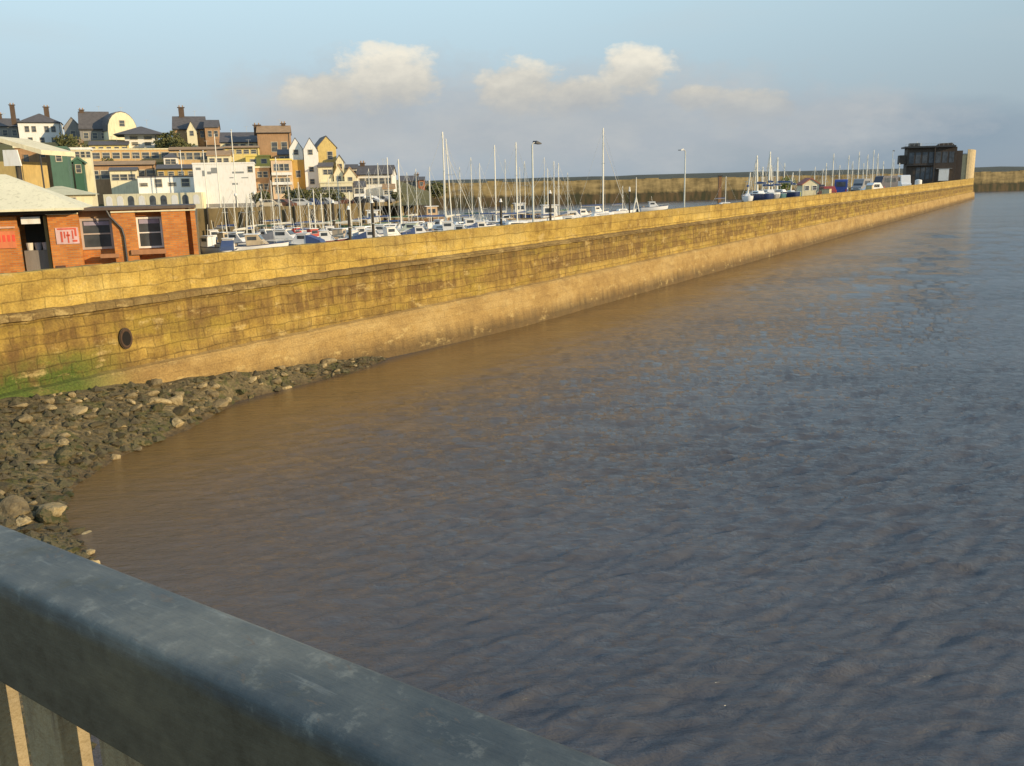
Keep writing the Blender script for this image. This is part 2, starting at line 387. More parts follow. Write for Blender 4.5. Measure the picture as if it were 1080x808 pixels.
def beach_mat():
    m, nt, b = nodes('beach'); geo = nt.nodes.new('ShaderNodeNewGeometry').outputs['Position']
    a = tex(nt, geo, .8, 5); f = tex(nt, geo, 9, 6, .7)
    vor = nt.nodes.new('ShaderNodeTexVoronoi'); vor.inputs['Scale'].default_value = 5; nt.links.new(mapping(nt, geo, (1, 1.6, 1)), vor.inputs['Vector'])
    c = ramp(nt, mth(nt, 'ADD', mth(nt, 'MULTIPLY', a, .5), mth(nt, 'MULTIPLY', f, .5)), [(.36, (.06,.05,.02)), (.5, (.17,.13,.06)), (.66, (.32,.25,.12))])
    sp = nt.nodes.new('ShaderNodeSeparateXYZ'); nt.links.new(geo, sp.inputs[0])
    wet = nt.nodes.new('ShaderNodeMapRange'); wet.inputs[1].default_value = .0; wet.inputs[2].default_value = .3; wet.inputs[3].default_value = 1; wet.inputs[4].default_value = 0
    nt.links.new(sp.outputs[2], wet.inputs[0])
    c = mix(nt, mth(nt, 'MULTIPLY', wet.outputs[0], .7), c, (.09,.055,.022))
    c = mix(nt, ramp(nt, tex(nt, geo, 1.6, 6, .7), [(.52, 0), (.6, .8)]), c, (.07,.075,.015))
    nt.links.new(c, b.inputs['Base Color']); b.inputs['Roughness'].default_value = .8
    bump(nt, b, mth(nt, 'ADD', vor.outputs['Distance'], f), 1, .08); return m
tag(mb.build('beach', beach_mat(), smooth=True, recalc=False), kind='structure')
# the water surface: one sheet, real wind waves (a sum of many small directional waves), coarser with distance
import numpy as np
def water_sheet():
    rg = np.random.default_rng(11)
    ang = np.concatenate([np.radians(np.linspace(-180, -44, 30, endpoint=False)), np.radians(np.linspace(-44, 44, 1350, endpoint=False)), np.radians(np.linspace(44, 180, 30, endpoint=False))])
    inv = np.linspace(1/6.5, 1/480.0, 820); rad = np.concatenate([[1.5, 3.0], 1/inv, [900., 2500., 9000.]])
    Rg, Ag = np.meshgrid(rad, ang, indexing='ij'); X = Rg*np.sin(Ag); Y = Rg*np.cos(Ag); Z = np.zeros_like(X)
    dr = np.gradient(rad)[:, None]
    n = 130; lam = np.exp(rg.uniform(np.log(.24), np.log(7), n)); th = rg.normal(R(-12), R(24), n); ph = rg.uniform(0, 2*np.pi, n)
    for l_, t_, p_ in zip(lam, th, ph):
        k = 2*np.pi/l_; sl__ = WAVE*math.sqrt(2/n)*(1.45 if l_ < .9 else (.6 if l_ < 2.2 else .2))
        lod = np.clip(l_/(1.3*dr)-.3, 0, 1)
        far = np.clip(Rg/38, 1, 2.4) if l_ > 1.3 else 1.0
        Z += far*lod*(sl__/k)*np.sin(k*(X*math.sin(t_)+Y*math.cos(t_))+p_)
    # gusts: patches where the water is rougher
    g = .5+.5*np.sin(X*.11+Y*.05+1+1.3*np.sin(Y*.07))*np.sin(Y*.13-X*.04+2); Z *= .7+.5*g
    d = (X-P0.x)*WN.x+(Y-P0.y)*WN.y; sw = (X-P0.x)*WD.x+(Y-P0.y)*WD.y
    wallm = np.clip((np.abs(d+1.0)-.5)/6, 0, 1)*.75+.25; wallm = np.where(d < -1, .35, wallm); Z *= wallm
    best = np.full(X.shape, 1e9); pl = [(q.x, q.y) for q in SH]; pl = [(pl[0][0], -12)]+pl
    for (x0, y0), (x1, y1) in zip(pl, pl[1:]):
        dx, dy = x1-x0, y1-y0; t = np.clip(((X-x0)*dx+(Y-y0)*dy)/(dx*dx+dy*dy), 0, 1)
        best = np.minimum(best, np.hypot(X-x0-dx*t, Y-y0-dy*t))
    Z *= np.clip(best/6, .12, 1); Z *= np.clip((480-Rg)/150, 0, 1)
    nr, na = X.shape; co = np.stack([X, Y, Z], -1).reshape(-1, 3)
    i = np.arange(nr-1)[:, None]*na; j = np.arange(na)[None, :]; j2 = (j+1) % na
    f = np.stack([i+j, i+j2, i+na+j2, i+na+j], -1).reshape(-1, 4)[:, ::-1]
    me = bpy.data.meshes.new('water'); nf = len(f)
    me.vertices.add(len(co)); me.vertices.foreach_set('co', co.astype(np.float32).ravel())
    me.loops.add(nf*4); me.loops.foreach_set('vertex_index', f.astype(np.int32).ravel())
    me.polygons.add(nf); me.polygons.foreach_set('loop_start', np.arange(nf, dtype=np.int32)*4); me.polygons.foreach_set('loop_total', np.full(nf, 4, dtype=np.int32))
    me.polygons.foreach_set('use_smooth', np.ones(nf, dtype=bool))
    me.update(); me.validate(); me.materials.append(water()); o = bpy.data.objects.new('water', me); COL.objects.link(o)
    return o
WAVE = .215
tag(water_sheet(), kind='structure')
# rocks
def rockmat(name, c1, c2, weed=0):
    m, nt, b = nodes(name); tc = nt.nodes.new('ShaderNodeTexCoord').outputs['Object']
    a = tex(nt, tc, 2.2, 6, .65); f = tex(nt, tc, 14, 5, .7)
    oi = nt.nodes.new('ShaderNodeObjectInfo').outputs['Random']
    c = ramp(nt, mth(nt, 'ADD', mth(nt, 'MULTIPLY', a, .7), mth(nt, 'MULTIPLY', f, .3)), [(.35, c1), (.65, c2)])
    c = mix(nt, .9, c, ramp(nt, oi, [(0, .45), (.6, 1), (1, 1.5)]), 'MULTIPLY')
    if weed: c = mix(nt, ramp(nt, a, [(.45, 0), (.55, weed)]), c, (.035,.045,.008))
    nt.links.new(c, b.inputs['Base Color']); b.inputs['Roughness'].default_value = .75
    bump(nt, b, mth(nt, 'ADD', a, f), .8, .05); return m
RK = [rockmat('rock_tan', (.18,.13,.055), (.55,.43,.22)), rockmat('rock_dark', (.05,.04,.018), (.20,.15,.07), .5), rockmat('rock_weedy', (.07,.06,.02), (.26,.20,.09), .9)]
def rock_mesh(seed, sx, sy, sz):
    bm = bmesh.new(); bmesh.ops.create_icosphere(bm, subdivisions=3, radius=1)
    o = Vector((seed*7.3, seed*3.1, seed))
    pl = []
    rr = random.Random(seed)
    for _ in range(12):
        v = Vector((rr.gauss(0,1), rr.gauss(0,1), rr.gauss(0,1))).normalized(); pl.append((v, rr.uniform(.42, .85)))
    for v in bm.verts:
        d = v.co.normalized(); r = 1.0
        for n_, h in pl:
            c = d.dot(n_)
            if c > 0: r = min(r, h/c)
        r *= 1+.12*noise.noise(d*2+o)+.05*noise.noise(d*6+o)
        v.co = Vector((d.x*r*sx, d.y*r*sy, d.z*r*sz))
    me = bpy.data.meshes.new('rock'); bm.to_mesh(me); bm.free(); return me
RM = [[rock_mesh(i*3+k+1, 1, random.uniform(.6,.95), random.uniform(.35,.6)) for i in range(5)] for k in range(3)]
for k in range(3):
    for me in RM[k]: me.materials.append(RK[k])
def rock(p, size, k, label, group=None, name='rock'):
    o = bpy.data.objects.new(name, random.choice(RM[k])); COL.objects.link(o)
    o.location = (p.x, p.y, max(beach_z(p), -.1)+size*.12); o.scale = (size, size, size*random.uniform(.7, 1.2))
    o.rotation_euler = (random.uniform(-.25,.25), random.uniform(-.25,.25), ANG+random.gauss(0, .6)); tag(o, label, 'rock', group); return o
cnt = 0; tries = 0; placed = []
while cnt < 285 and tries < 30000:
    tries += 1
    s = random.uniform(-3, s_of(392)) if random.random() < .8 else random.uniform(s_of(390), s_of(480)); off = random.uniform(.05, 12)
    p = W(s, off)
    d = shore_dist(p)
    if d < -.05 or d > 6 or p.y < 8: continue
    size = random.choice([.12,.15,.18,.22,.28,.34,.45])*(1.0 if off > 1.2 else .9)
    if any((p-q).length < (size+z_)*.55 for q, z_ in placed): continue
    placed.append((p, size))
    k = 0 if off < 1.6 and random.random() < .65 else random.choice([0,1,1,2,2])
    rock(p, size, k, ['tan slab of rubble at the foot of the wall or on the beach','dark brown stone lying among the beach rubble','weedy green-brown stone lying among the beach rubble'][k], ['tan rubble stones on the beach','dark rubble stones on the beach','weedy rubble stones on the beach'][k]); cnt += 1
print('rocks', cnt)
o = rock(gr(50,540,.3), .62, 0, 'large tan boulder just above the end of the grey handrail', name='boulder'); 
o = rock(gr(12,542,.4), .6, 0, 'pale flat boulder at the left edge just above the handrail', name='boulder')
o = rock(gr(24,556,.2), .3, 0, 'small pale stone touching the top edge of the handrail in view', name='boulder')
o = rock(gr(94,561,.05), .26, 0, 'lone pale rounded stone at the tip of the rocks in the brown water', name='boulder')
o = rock(gr(80,562,.0), .3, 1, 'dark wet stone next to the lone pale stone at the water edge', name='boulder')
o = rock(gr(112,521,-.08), .16, 1, 'small dark stone barely awash in the brown water off the beach', name='boulder')
o = rock(gr(44,408+28,1.2), .42, 0, 'pale upright block leaning against the weedy wall foot', name='boulder')
# small pebble litter
mb = MB()
for _ in range(11000):
    s = random.uniform(-4, s_of(600)); off = random.uniform(.05, 13); p = W(s, off)
    d = shore_dist(p)
    if d < 0 or p.y < 8: continue
    r_ = random.choice([.04,.06,.08,.1,.14,.2])*random.uniform(.7,1.2); z = beach_z(p)+r_*.2; a = random.uniform(0, 3.1); q = []
    for i in range(5): q.append(((p.x+r_*math.cos(a+i*1.257)*random.uniform(.7,1.3)), p.y+r_*math.sin(a+i*1.257)*random.uniform(.5,1), z-.03))
    mb.add(q+[(p.x, p.y, z+r_*random.uniform(.3,.7))], [(i, (i+1) % 5, 5) for i in range(5)])
tag(mb.build('pebbles', rockmat('pebble', (.045,.038,.016), (.38,.30,.16), .5)), 'small loose stones and weed scattered over the beach', 'pebbles', kind='stuff')
# outfall ring in the wall
so = s_b(125, -.6); zo = zat(125, 357, W(so, -.6).y)
t = thing('outfall_pipe', 'rusty round pipe mouth sticking out of the wall above the green weed', 'pipe', W(so, -.58, zo), ANG); t.scale = (.68, .5, 1.0)
MB().ring((0, -.10, 0), .28, .06, 'y').build('rim', M('rust', (.075,.042,.022), .9, .5, 6), t, True)
MB().tube([(0,-.02,0), (0,-.145,0)], .28, 20).build('bore', M('bore_dark', (.012,.01,.008), 1), t)
MB().tube([(0,0,0), (0,-.09,0)], .36, 20).build('flange', M('wet_iron', (.09,.065,.04), .8, .3, 4), t)
# pier deck
mb = MB(); sl = [-22+i*4 for i in range(int((WL+22)/4)+1)]+[WL]
for s in sl: mb.v += [tuple(W(s, -1.2, deckz(s))), tuple(W(s, -14, deckz(s)-.05)), tuple(W(s, -14.1, -2))]
n = len(sl)
for i in range(n-1):
    for k in range(2): mb.f.append((3*i+k, 3*i+k+1, 3*i+k+4, 3*i+k+3))
mb.add([W(WL, -1.2, deckz(WL)), W(WL, -14, deckz(WL)-.05), W(WL, -14.1, -2), W(WL, -.7, -2), W(WL, -.7, deckz(WL))], [(0,1,2,3,4)])
ASPH = M('deck_concrete', (.20,.17,.12), .9, .2, .4)
tag(mb.build('pier_deck', ASPH, recalc=False), kind='structure')
# town ground: flat quay + hill
qe = [W(s_b(196, -13.9), -13.9), at(203,200,62), at(206,200,145), at(300,200,150), at(400,200,168), at(440,200,190), at(455,200,260), at(452,200,303)]
QP = [(v.x, v.y) for v in qe]
mb = MB(); out = QP+[(at(300,200,420).x, 420), (-420, 420), (-420, 20), (W(-22,-13.9).x, W(-22,-13.9).y)]
n = len(out); ZQ = 4.35
mb.add([(x, y, ZQ) for x, y in out], [tuple(range(n))])
tag(mb.build('town_ground', M('quay_ground', (.20,.16,.10), .9, .25, .1)), kind='structure')
qm = M('quay_stone', (.20,.15,.07), .9, .35, .5, dirt=(.06,.06,.025))
qw = MB()
for (x0, y0), (x1, y1) in zip(QP, QP[1:]):
    d = Vector((x1-x0, y1-y0, 0)).normalized(); nn = Vector((d.y, -d.x, 0))*.8
    n_ = Vector((-nn.x, -nn.y, 0))
    qw.add([(x0,y0,-2),(x1,y1,-2),(x1,y1,ZQ+.35),(x0,y0,ZQ+.35),(x0+n_.x,y0+n_.y,-2),(x1+n_.x,y1+n_.y,-2),(x1+n_.x,y1+n_.y,ZQ+.35),(x0+n_.x,y0+n_.y,ZQ+.35)],
           [(0,1,2,3),(4,5,6,7),(3,2,6,7),(0,3,7,4),(1,2,6,5)])
tag(qw.build('quay_wall', qm), 'brown weed stained quay wall below the town houses', 'wall')
def hill_z(x, y):
    px = 540+F*x/max(y, 1)*.975
    h = 15.5-9.5*max(0, min(1, (px-150)/260))**1.5
    if px > 420: h *= max(0, 1-(px-420)/60)
    t = max(0, min(1, (y-168)/50)); t = t*t*(3-2*t)
    return ZQ+max(0, h-ZQ+4.35)*t-.3
mb = MB(); ni, nj = 70, 40; idx = {}
for j in range(nj+1):
    for i in range(ni+1):
        y = 166+(420-166)*j/nj; x = -420+(at(455,200,y).x+420)*i/ni
        idx[i, j] = len(mb.v); mb.v.append((x, y, hill_z(x, y)+.5*noise.noise(Vector((x*.06, y*.06, 0)))*(j > 0)))
for j in range(nj):
    for i in range(ni): mb.f.append((idx[i, j], idx[i+1, j], idx[i+1, j+1], idx[i, j+1]))
tag(mb.build('hillside', M('grass_bank', (.13,.115,.035), .95, .35, .12), smooth=True), kind='structure')
# south pier
sp0, sp1 = at(449,200,303), at(1190,200,415); d = (sp1-sp0); d.z = 0; d.normalize(); nn = Vector((d.y, -d.x, 0))
L2 = (Vector((sp1.x, sp1.y, 0))-Vector((sp0.x, sp0.y, 0))).length
m, nt, b = nodes('south_pier_stone'); geo = nt.nodes.new('ShaderNodeNewGeometry').outputs['Position']
sp = nt.nodes.new('ShaderNodeSeparateXYZ'); nt.links.new(geo, sp.inputs[0])
a = tex(nt, mapping(nt, geo, (.12,.12,.5)), 1, 6, .65); a2 = tex(nt, mapping(nt, geo, (.5,.5,.15)), 1, 4)
up = ramp(nt, mth(nt, 'ADD', mth(nt, 'MULTIPLY', a, .6), mth(nt, 'MULTIPLY', a2, .4)), [(.38, (.09,.07,.03)), (.5, (.20,.155,.07)), (.62, (.31,.24,.11))])
zz_ = mth(nt, 'ADD', mth(nt, 'DIVIDE', sp.outputs[2], 10), mth(nt, 'MULTIPLY', a2, .16))
c = mix(nt, ramp(nt, zz_, [(.38, 1), (.48, 0)]), up, ramp(nt, a2, [(.4, (.03,.032,.013)), (.6, (.085,.06,.028))]))
nt.links.new(c, b.inputs['Base Color']); b.inputs['Roughness'].default_value = .9
SPM = m
spw = thing('south_pier', 'distant ochre stone pier with dark weedy foot across the harbour', 'pier')
mb = MB()
A = Vector((sp0.x, sp0.y, 0)); nseg = 60
for i in range(nseg+1):
    q = A+d*(L2*i/nseg)
    for o_, z in ((-.1, -2), (0, 3.0), (.6, 3.1), (.9, 7.2), (10, 7.2), (10, -2)):
        r_ = q-nn*o_; mb.v.append((r_.x, r_.y, z+.12*noise.noise(r_*.2)))
for i in range(nseg):
    for k in range(5): mb.f.append((6*i+k, 6*i+k+1, 6*i+k+7, 6*i+k+6))
mb.f.append(tuple(range(6)))
mb.build('pier_body', SPM, spw)
mb = MB()
for i in range(nseg):
    q0 = A+d*(L2*i/nseg)-nn*1.0; q1 = A+d*(L2*(i+1)/nseg)-nn*1.0
    h = 8.15+.12*math.sin(i*1.9)+(.35 if i % 11 == 4 else 0)
    mb.add([(q0.x,q0.y,7.1),(q1.x,q1.y,7.1),(q1.x,q1.y,h),(q0.x,q0.y,h),(q0.x-nn.x*.8,q0.y-nn.y*.8,7.1),(q1.x-nn.x*.8,q1.y-nn.y*.8,7.1),(q1.x-nn.x*.8,q1.y-nn.y*.8,h),(q0.x-nn.x*.8,q0.y-nn.y*.8,h)],
           [(0,1,2,3),(4,5,6,7),(3,2,6,7),(0,3,7,4),(1,2,6,5)])
mb.build('parapet', SPM, spw)
# distant hills
def ridge(name, Y, px0, px1, hs, mat, dep=500):
    mb = MB(); n = 90
    for i in range(n+1):
        px = px0+(px1-px0)*i/n; x = (px-540)/F*Y
        h = 0
        for (a_, ha), (b_, hb) in zip(hs, hs[1:]):
            if a_ <= px <= b_: h = ha+(hb-ha)*(px-a_)/(b_-a_)
        h = max(0, h*(1+.08*noise.noise(Vector((px*.03, 0, Y)))+.03*noise.noise(Vector((px*.2, 3, Y)))))
        mb.v += [(x, Y-dep*.3, -1), (x, Y-dep*.1, h*.7), (x, Y, h), (x*1.1, Y+dep, -1)]
    for i in range(n):
        for k in range(3): mb.f.append((4*i+k, 4*i+k+1, 4*i+k+5, 4*i+k+4))
    return tag(mb.build(name, mat, smooth=True), kind='structure')
HILL = M('hill_grey_green', (.075,.08,.06), 1, .25, .01)  # dark grey-green hill colour, varied by noise
ridge('hills', 2300, -400, 1700, [(-400, 22), (420, 20), (600, 21), (760, 24), (1000, 24), (1100, 22), (1700, 12)], HILL)
ridge('terrain', 900, 380, 1200, [(380, 4), (560, 8), (900, 9.5), (1200, 8)], M('field_edge', (.09,.08,.04), 1, .3, .02), 120)
# ------------------------------------------------------------------ houses
def window(root, x, z, w, h, mat=WHITE, pane=GLASS, yf=0.0, name='window'):
    fr = MB(); t_ = max(.07, w*.09)
    fr.box(x-w/2, x+w/2, yf-.06, yf+.02, z-t_, z); fr.box(x-w/2, x+w/2, yf-.06, yf+.02, z+h, z+h+t_)
    fr.box(x-w/2-t_, x-w/2, yf-.06, yf+.02, z-t_, z+h+t_); fr.box(x+w/2, x+w/2+t_, yf-.06, yf+.02, z-t_, z+h+t_)
    fr.box(x-w/2, x+w/2, yf-.05, yf+.02, z+h*.5-t_*.3, z+h*.5+t_*.3)
    f = fr.build(name, mat, root)
    MB().box(x-w/2, x+w/2, yf-.02, yf+.02, z, z+h).build('pane', pane, f)
    return f
def house(name, label, px0, px1, pe, pr, Y, depth, wallm, roofm, kind='hip', rz=0, wins=(), chim=(), cat='house', group=None, zb=None, over=.3, frame=M('frame_cream', (.58,.52,.38)), pyb=None):
    """px0..px1 the front in the photo; pe eaves row, pr ridge row."""
    pc = (px0+px1)/2; x0 = xat(px0, Y); x1 = xat(px1, Y); cx = (x0+x1)/2; az_ = math.atan2(-cx, Y)*.85; w = (x1-x0)*math.cos(az_)/max(.3, math.cos(rz)); rz = rz+az_
    ze = zat(pc, pe, Y); zr = zat(pc, pr, Y)
    if zb is None: zb = hill_z(cx, Y+depth*.2)-1.0 if Y > 166 else ZQ-.1
    if pyb: zb = zat(pc, pyb, Y)
    root = thing(name, label, cat, (cx, Y, zb), rz, group); he = ze-zb; hr = zr-zb; a = w/2
    wl = MB()
    if kind in ('gable_y', 'curved'):
        if kind == 'curved':
            pts = [(-a, 0), (a, 0)]+[(a*math.cos(t_*math.pi/10)*(1 if abs(math.cos(t_*math.pi/10)) < .9 else 1), he+(hr-he)*math.sin(t_*math.pi/10)) for t_ in range(11)]
        else: pts = [(-a, 0), (a, 0), (a, he), (0, hr), (-a, he)]
        wl.prism(pts, 0, depth)
    elif kind == 'gable_x':
        wl.prism([(0, 0), (depth, 0), (depth, he), (depth/2, hr-.1), (0, he)], -a, a, 'x')
    else: wl.box(-a, a, 0, depth, 0, he)
    wl.build('wall', wallm, root)
    o_ = over; rf = MB(); th = .18
    if kind == 'flat':
        rf.box(-a-o_*.5, a+o_*.5, -o_*.5, depth+o_*.5, he+.003, he+.28)
    elif kind == 'hip':
        rl = max(.1, a-depth*.5) if a > depth*.5 else .2
        rf.add([(-a-o_,-o_,he),(a+o_,-o_,he),(a+o_,depth+o_,he),(-a-o_,depth+o_,he),(-rl,depth/2,hr),(rl,depth/2,hr)], [(0,1,5,4),(1,2,5),(2,3,4,5),(3,0,4),(0,3,2,1)])
    elif kind == 'gable_x':
        sl_ = (hr-he)/(depth/2)
        rf.prism([(-o_, he-sl_*o_), (depth/2, hr), (depth+o_, he-sl_*o_), (depth+o_, he-sl_*o_+th), (depth/2, hr+th*1.2), (-o_, he-sl_*o_+th)], -a-o_*.6, a+o_*.6, 'x')
    elif kind == 'gable_y':
        sl_ = (hr-he)/a
        rf.prism([(-a-o_, he-sl_*o_), (0, hr+.003), (a+o_, he-sl_*o_), (a+o_, he-sl_*o_+th), (0, hr+th*1.3), (-a-o_, he-sl_*o_+th)], -o_*.3, depth+o_*.3, 'y')
    elif kind == 'curved':
        pin = [(a*1.0*math.cos(t_*math.pi/10), he+(hr-he)*math.sin(t_*math.pi/10)+.004) for t_ in range(11)]
        pout = [((a+.2)*math.cos(t_*math.pi/10), he+(hr-he+.25)*math.sin(t_*math.pi/10)) for t_ in range(11)]
        rf.prism(pin+pout[::-1], .5, depth+.2, 'y')
    rfo = rf.build('roof', roofm, root)
    if kind in ('hip', 'gable_x') and w > 5:
        MB().tube([(-a-o_*.5, -o_-.06, he-.02), (a+o_*.5, -o_-.06, he-.02)], .09, 6).build('gutter', DGREY, rfo)
        MB().tube([(a-.25, -.07, he-.1), (a-.25, -.07, .2)], .06, 6).build('downpipe', DGREY, root)
    if kind != 'flat' and w > 6:
        MB().tube([(a*.4, depth*.5, hr-.1), (a*.4, depth*.5, hr+1.5)], .03, 5).tube([(a*.4-.5, depth*.5, hr+1.4), (a*.4+.5, depth*.5, hr+1.4)], .025, 4).build('aerial', GALV, rfo)
    for (cxf, ct, cw) in chim:   # x fraction, rows top, width
        zt_ = zat(px0+(px1-px0)*cxf, ct, Y)-zb; x = -a+2*a*cxf
        cb = MB().box(x-cw*.4, x+cw*.4, depth*.45, depth*.45+.9, he-.3, zt_)
        cb.box(x-cw/2-.08, x+cw/2+.08, depth*.45-.08, depth*.45+.98, zt_, zt_+.15)
        c_ = cb.build('chimney', M('chimney_brick', (.11,.075,.05), .9), rfo); pt_ = 1
        pt = MB()
        for k in (-1, 1): pt.tube([(x+k*cw*.25, depth*.45+.45, zt_+.13), (x+k*cw*.25, depth*.45+.45, zt_+.55)], .13, 8)
        pt.build('chimney_pots', TILE, rfo)
    for wn in wins:              # (xf0, n, xf1, row_top, row_bottom, width m)
        xf0, n_, xf1, rt, rb_, ww = wn
        for i in range(n_):
            xf = xf0 if n_ == 1 else xf0+(xf1-xf0)*i/(n_-1)
            z1 = zat(pc, rt, Y)-zb; z0 = zat(pc, rb_, Y)-zb
            window(root, -a+2*a*xf, z0, ww, z1-z0, frame)
    return root
house('hipped_house', 'white house with dark hipped slate roof and two chimneys, leftmost on the skyline', 29, 72, 129, 118, 225, 9, WHITE, SLATE, 'hip',
      wins=[(.2,2,.36,133,139,.9),(.66,2,.82,133,139,.9),(.25,3,.8,145,151,.9)], chim=[(-.12,110,1.3),(.68,111,1.4)])
house('terrace_house', 'dark terrace with slate roof beside the white hipped house at the far left', -20, 28, 133, 124, 228, 9, GREYW, SLATE, 'gable_x', wins=[(.5,3,.9,137,143,1)], chim=[(.6,119,1.2)])
house('terrace_house', 'low dark gabled house left of the curved gable house', 76, 93, 134, 124, 222, 8, GREYW, SLATE, 'gable_y', wins=[(.5,1,.5,138,144,1)])
house('mansard_house', 'large grey house with long dark roof and small dormers', 92, 122, 136, 117, 220, 8, GREYW, SLATE, 'gable_x', wins=[(.2,3,.8,140,146,1)], chim=[(.1,115,1.2)])
house('curved_gable_house', 'cream house with rounded gable end behind the white house with dark roof', 122, 151, 138, 118, 219, 9, CREAM, SLATE, 'curved', rz=R(18), wins=[(.5,1,.5,127,133,1.1)])
house('dark_roof_house', 'white house with wide dark hipped roof in front of the rounded gable', 138, 171, 142, 132, 208, 8, WHITE, SLATE, 'hip', over=2.2, wins=[(.28,2,.72,144,147,1.5),(.3,2,.7,150,153,1.2)])
house('dormer_house', 'brown roofed house with cream gable dormer and tall chimney', 189, 222, 136, 122, 215, 9, TILE, SLATE, 'gable_x', wins=[(.7,2,.9,138,145,.9)], chim=[(.28,112,1.5)])
house('cream_gable_house', 'narrow cream gable between dark roofs on the skyline', 203, 213, 138, 128, 213, 5, CREAM, SLATE, 'gable_y', wins=[(.5,1,.5,138,143,.8)])
house('brick_house', 'brown brick house with dark windows at the right of the dormer house', 222, 236, 134, 126, 214, 8, BROWN, SLATE, 'gable_x', wins=[(.35,2,.8,138,144,.8)])
house('long_roof_house', 'low house under long grey slate roof right of the dormer house', 237, 276, 150, 139, 205, 10, CREAM, SLATE, 'gable_x', wins=[(.2,4,.8,152,156,1)])
house('tall_brick_house', 'brown gabled brick house with white balcony band and tall dark chimney', 276, 310, 140, 132, 200, 9, BROWN, TILE, 'gable_x', wins=[(.5,2,.8,150,160,1.2)], chim=[(-.02,131,1.7),(.8,129,1.1)])
house('white_gabled_house', 'left one of the two white pointed gables above the harbour', 308, 322, 157, 146, 178, 8, WHITE, SLATE, 'gable_y', over=.1, pyb=169, wins=[(.5,1,.5,158,163,.8)])
house('white_gabled_house', 'tall narrow white gabled house, the right one of the two pointed gables', 323, 337, 158, 146, 177, 8, WHITE, SLATE, 'gable_y', over=.1, wins=[(.5,1,.5,158,163,.8),(.5,1,.5,176,181,.8),(.5,1,.5,189,194,.8)])
house('ochre_house', 'narrow ochre house directly under the left white gable', 309, 322.6, 170, 169, 177.5, 7, OCHRE, OCHRE, 'flat', over=.05, wins=[(.5,1,.5,180,187,.8)])
house('yellow_gable_house', 'golden gabled house with dark roof behind the white pointed gables', 338, 357, 155, 144, 188, 9, M('gold_render',(.62,.47,.17)), SLATE, 'gable_y', rz=R(10), wins=[(.65,1,.65,160,168,1)])
house('cream_house', 'small cream house with slate roof right of the white gables', 337, 352, 176, 172, 176, 7, CREAM, SLATE, 'gable_x', wins=[(.5,2,.8,179,184,.8)])
house('gabled_cottage', 'left of two small cream gabled cottages above the harbour', 353, 363, 184, 174, 176, 7, CREAM, TILE, 'gable_y', wins=[(.5,1,.5,186,192,.8)])
house('gabled_cottage', 'right of two small cream gabled cottages above the harbour', 364, 376, 185, 177, 175.5, 7, CREAM, TILE, 'gable_y', wins=[(.5,1,.5,187,193,.8)])
house('white_terrace', 'long white house with dark roof at the right end of the town', 377, 414, 184, 175, 182, 8, WHITE, SLATE, 'gable_x', rz=R(-6), wins=[(.15,5,.9,188,194,1.0)], chim=[(.1,172,1.1),(.95,178,.9)])
house('harbour_house', 'wide cream harbour building below the two small gabled cottages', 338, 372, 193, 190, 170, 7, CREAM, CREAM, 'flat', wins=[(.12,5,.9,197,203,1.1)])
house('harbour_house', 'low white building at the quay right of the wide cream building', 373, 385, 197, 192, 171, 6, WHITE, SLATE, 'gable_x', wins=[(.3,2,.7,199,204,.8)])
house('brick_end_house', 'small pale house with orange brick end and chimney beyond the town', 421, 441, 191, 186, 235, 7, M('pink_render',(.62,.42,.32)), SLATE, 'gable_x', wins=[(.3,3,.8,192,196,.9)], chim=[(.95,184,1.3)], zb=ZQ)
house('brick_end_house', 'narrow orange brick house end standing right of the small pale house', 441.5, 448, 190, 187, 234, 7, REDB, SLATE, 'gable_x', zb=ZQ, wins=[(.5,1,.5,192,196,.8)])
# mid terraces
house('promenade_terrace', 'long low cream terrace with orange brick front below the white house', 92, 182, 158, 156.5, 196, 8, M('orange_render',(.64,.42,.18)), CREAM, 'flat', cat='building', wins=[(.05,9,.95,161,167,1.4)])
house('promenade_terrace', 'pale orange terrace behind the big white harbour front building', 183, 238, 158, 155, 192, 8, M('peach_render',(.60,.42,.20)), TILE, 'gable_x', cat='building', wins=[(.08,7,.95,161,168,1.2)])
house('brown_shop', 'wide brown shop row with awnings between white building and green block', 98, 165, 174, 170, 178, 9, BROWN, TILE, 'gable_x', cat='building', wins=[(.06,6,.94,180,188,1.6)])
house('yellow_building', 'bright yellow building with stepped parapet next to the white harbour front', 262, 287, 165, 163, 182, 9, YELL, YELL, 'flat', cat='building', wins=[(.3,2,.75,168,172,1.0)])
house('yellow_building', 'pale yellow upper building behind the bright yellow one', 241, 276, 156, 154, 190, 7, M('pale_yellow',(.72,.58,.22)), TILE, 'gable_x', cat='building', wins=[(.2,4,.85,158,162,1.0)])
house('brown_building', 'tall narrow brown building between the white front and the balcony building', 270.5, 286, 177, 175, 171, 6, BROWN, CREAM, 'flat', cat='building', wins=[(.3,2,.7,181,187,.8),(.3,2,.7,194,200,.8)])
bb = house('balcony_building', 'cream and pink building with white balcony rails beside the ochre house', 288, 309, 169, 166, 170, 7, M('pink_cream',(.70,.52,.34)), YELL, 'flat', cat='building', wins=[(.25,3,.75,173,180,.9),(.25,3,.75,188,192,.9),(.25,3,.75,197,204,.9)])
for py in (184, 194):
    z = zat(298, py, 170)-bb.location.z; MB().box(-1.8, 1.8, -.8, -.003, z-.15, z+.35).build('balcony', WHITE, bb)
wb = house('white_harbour_building', 'tall plain white building with grey painted marks on its front', 206, 270, 173, 171.5, 163, 10, WHITE, WHITE, 'flat', cat='building', over=.15, wins=[(.93,1,.93,176,182,.8)], zb=ZQ-.1)
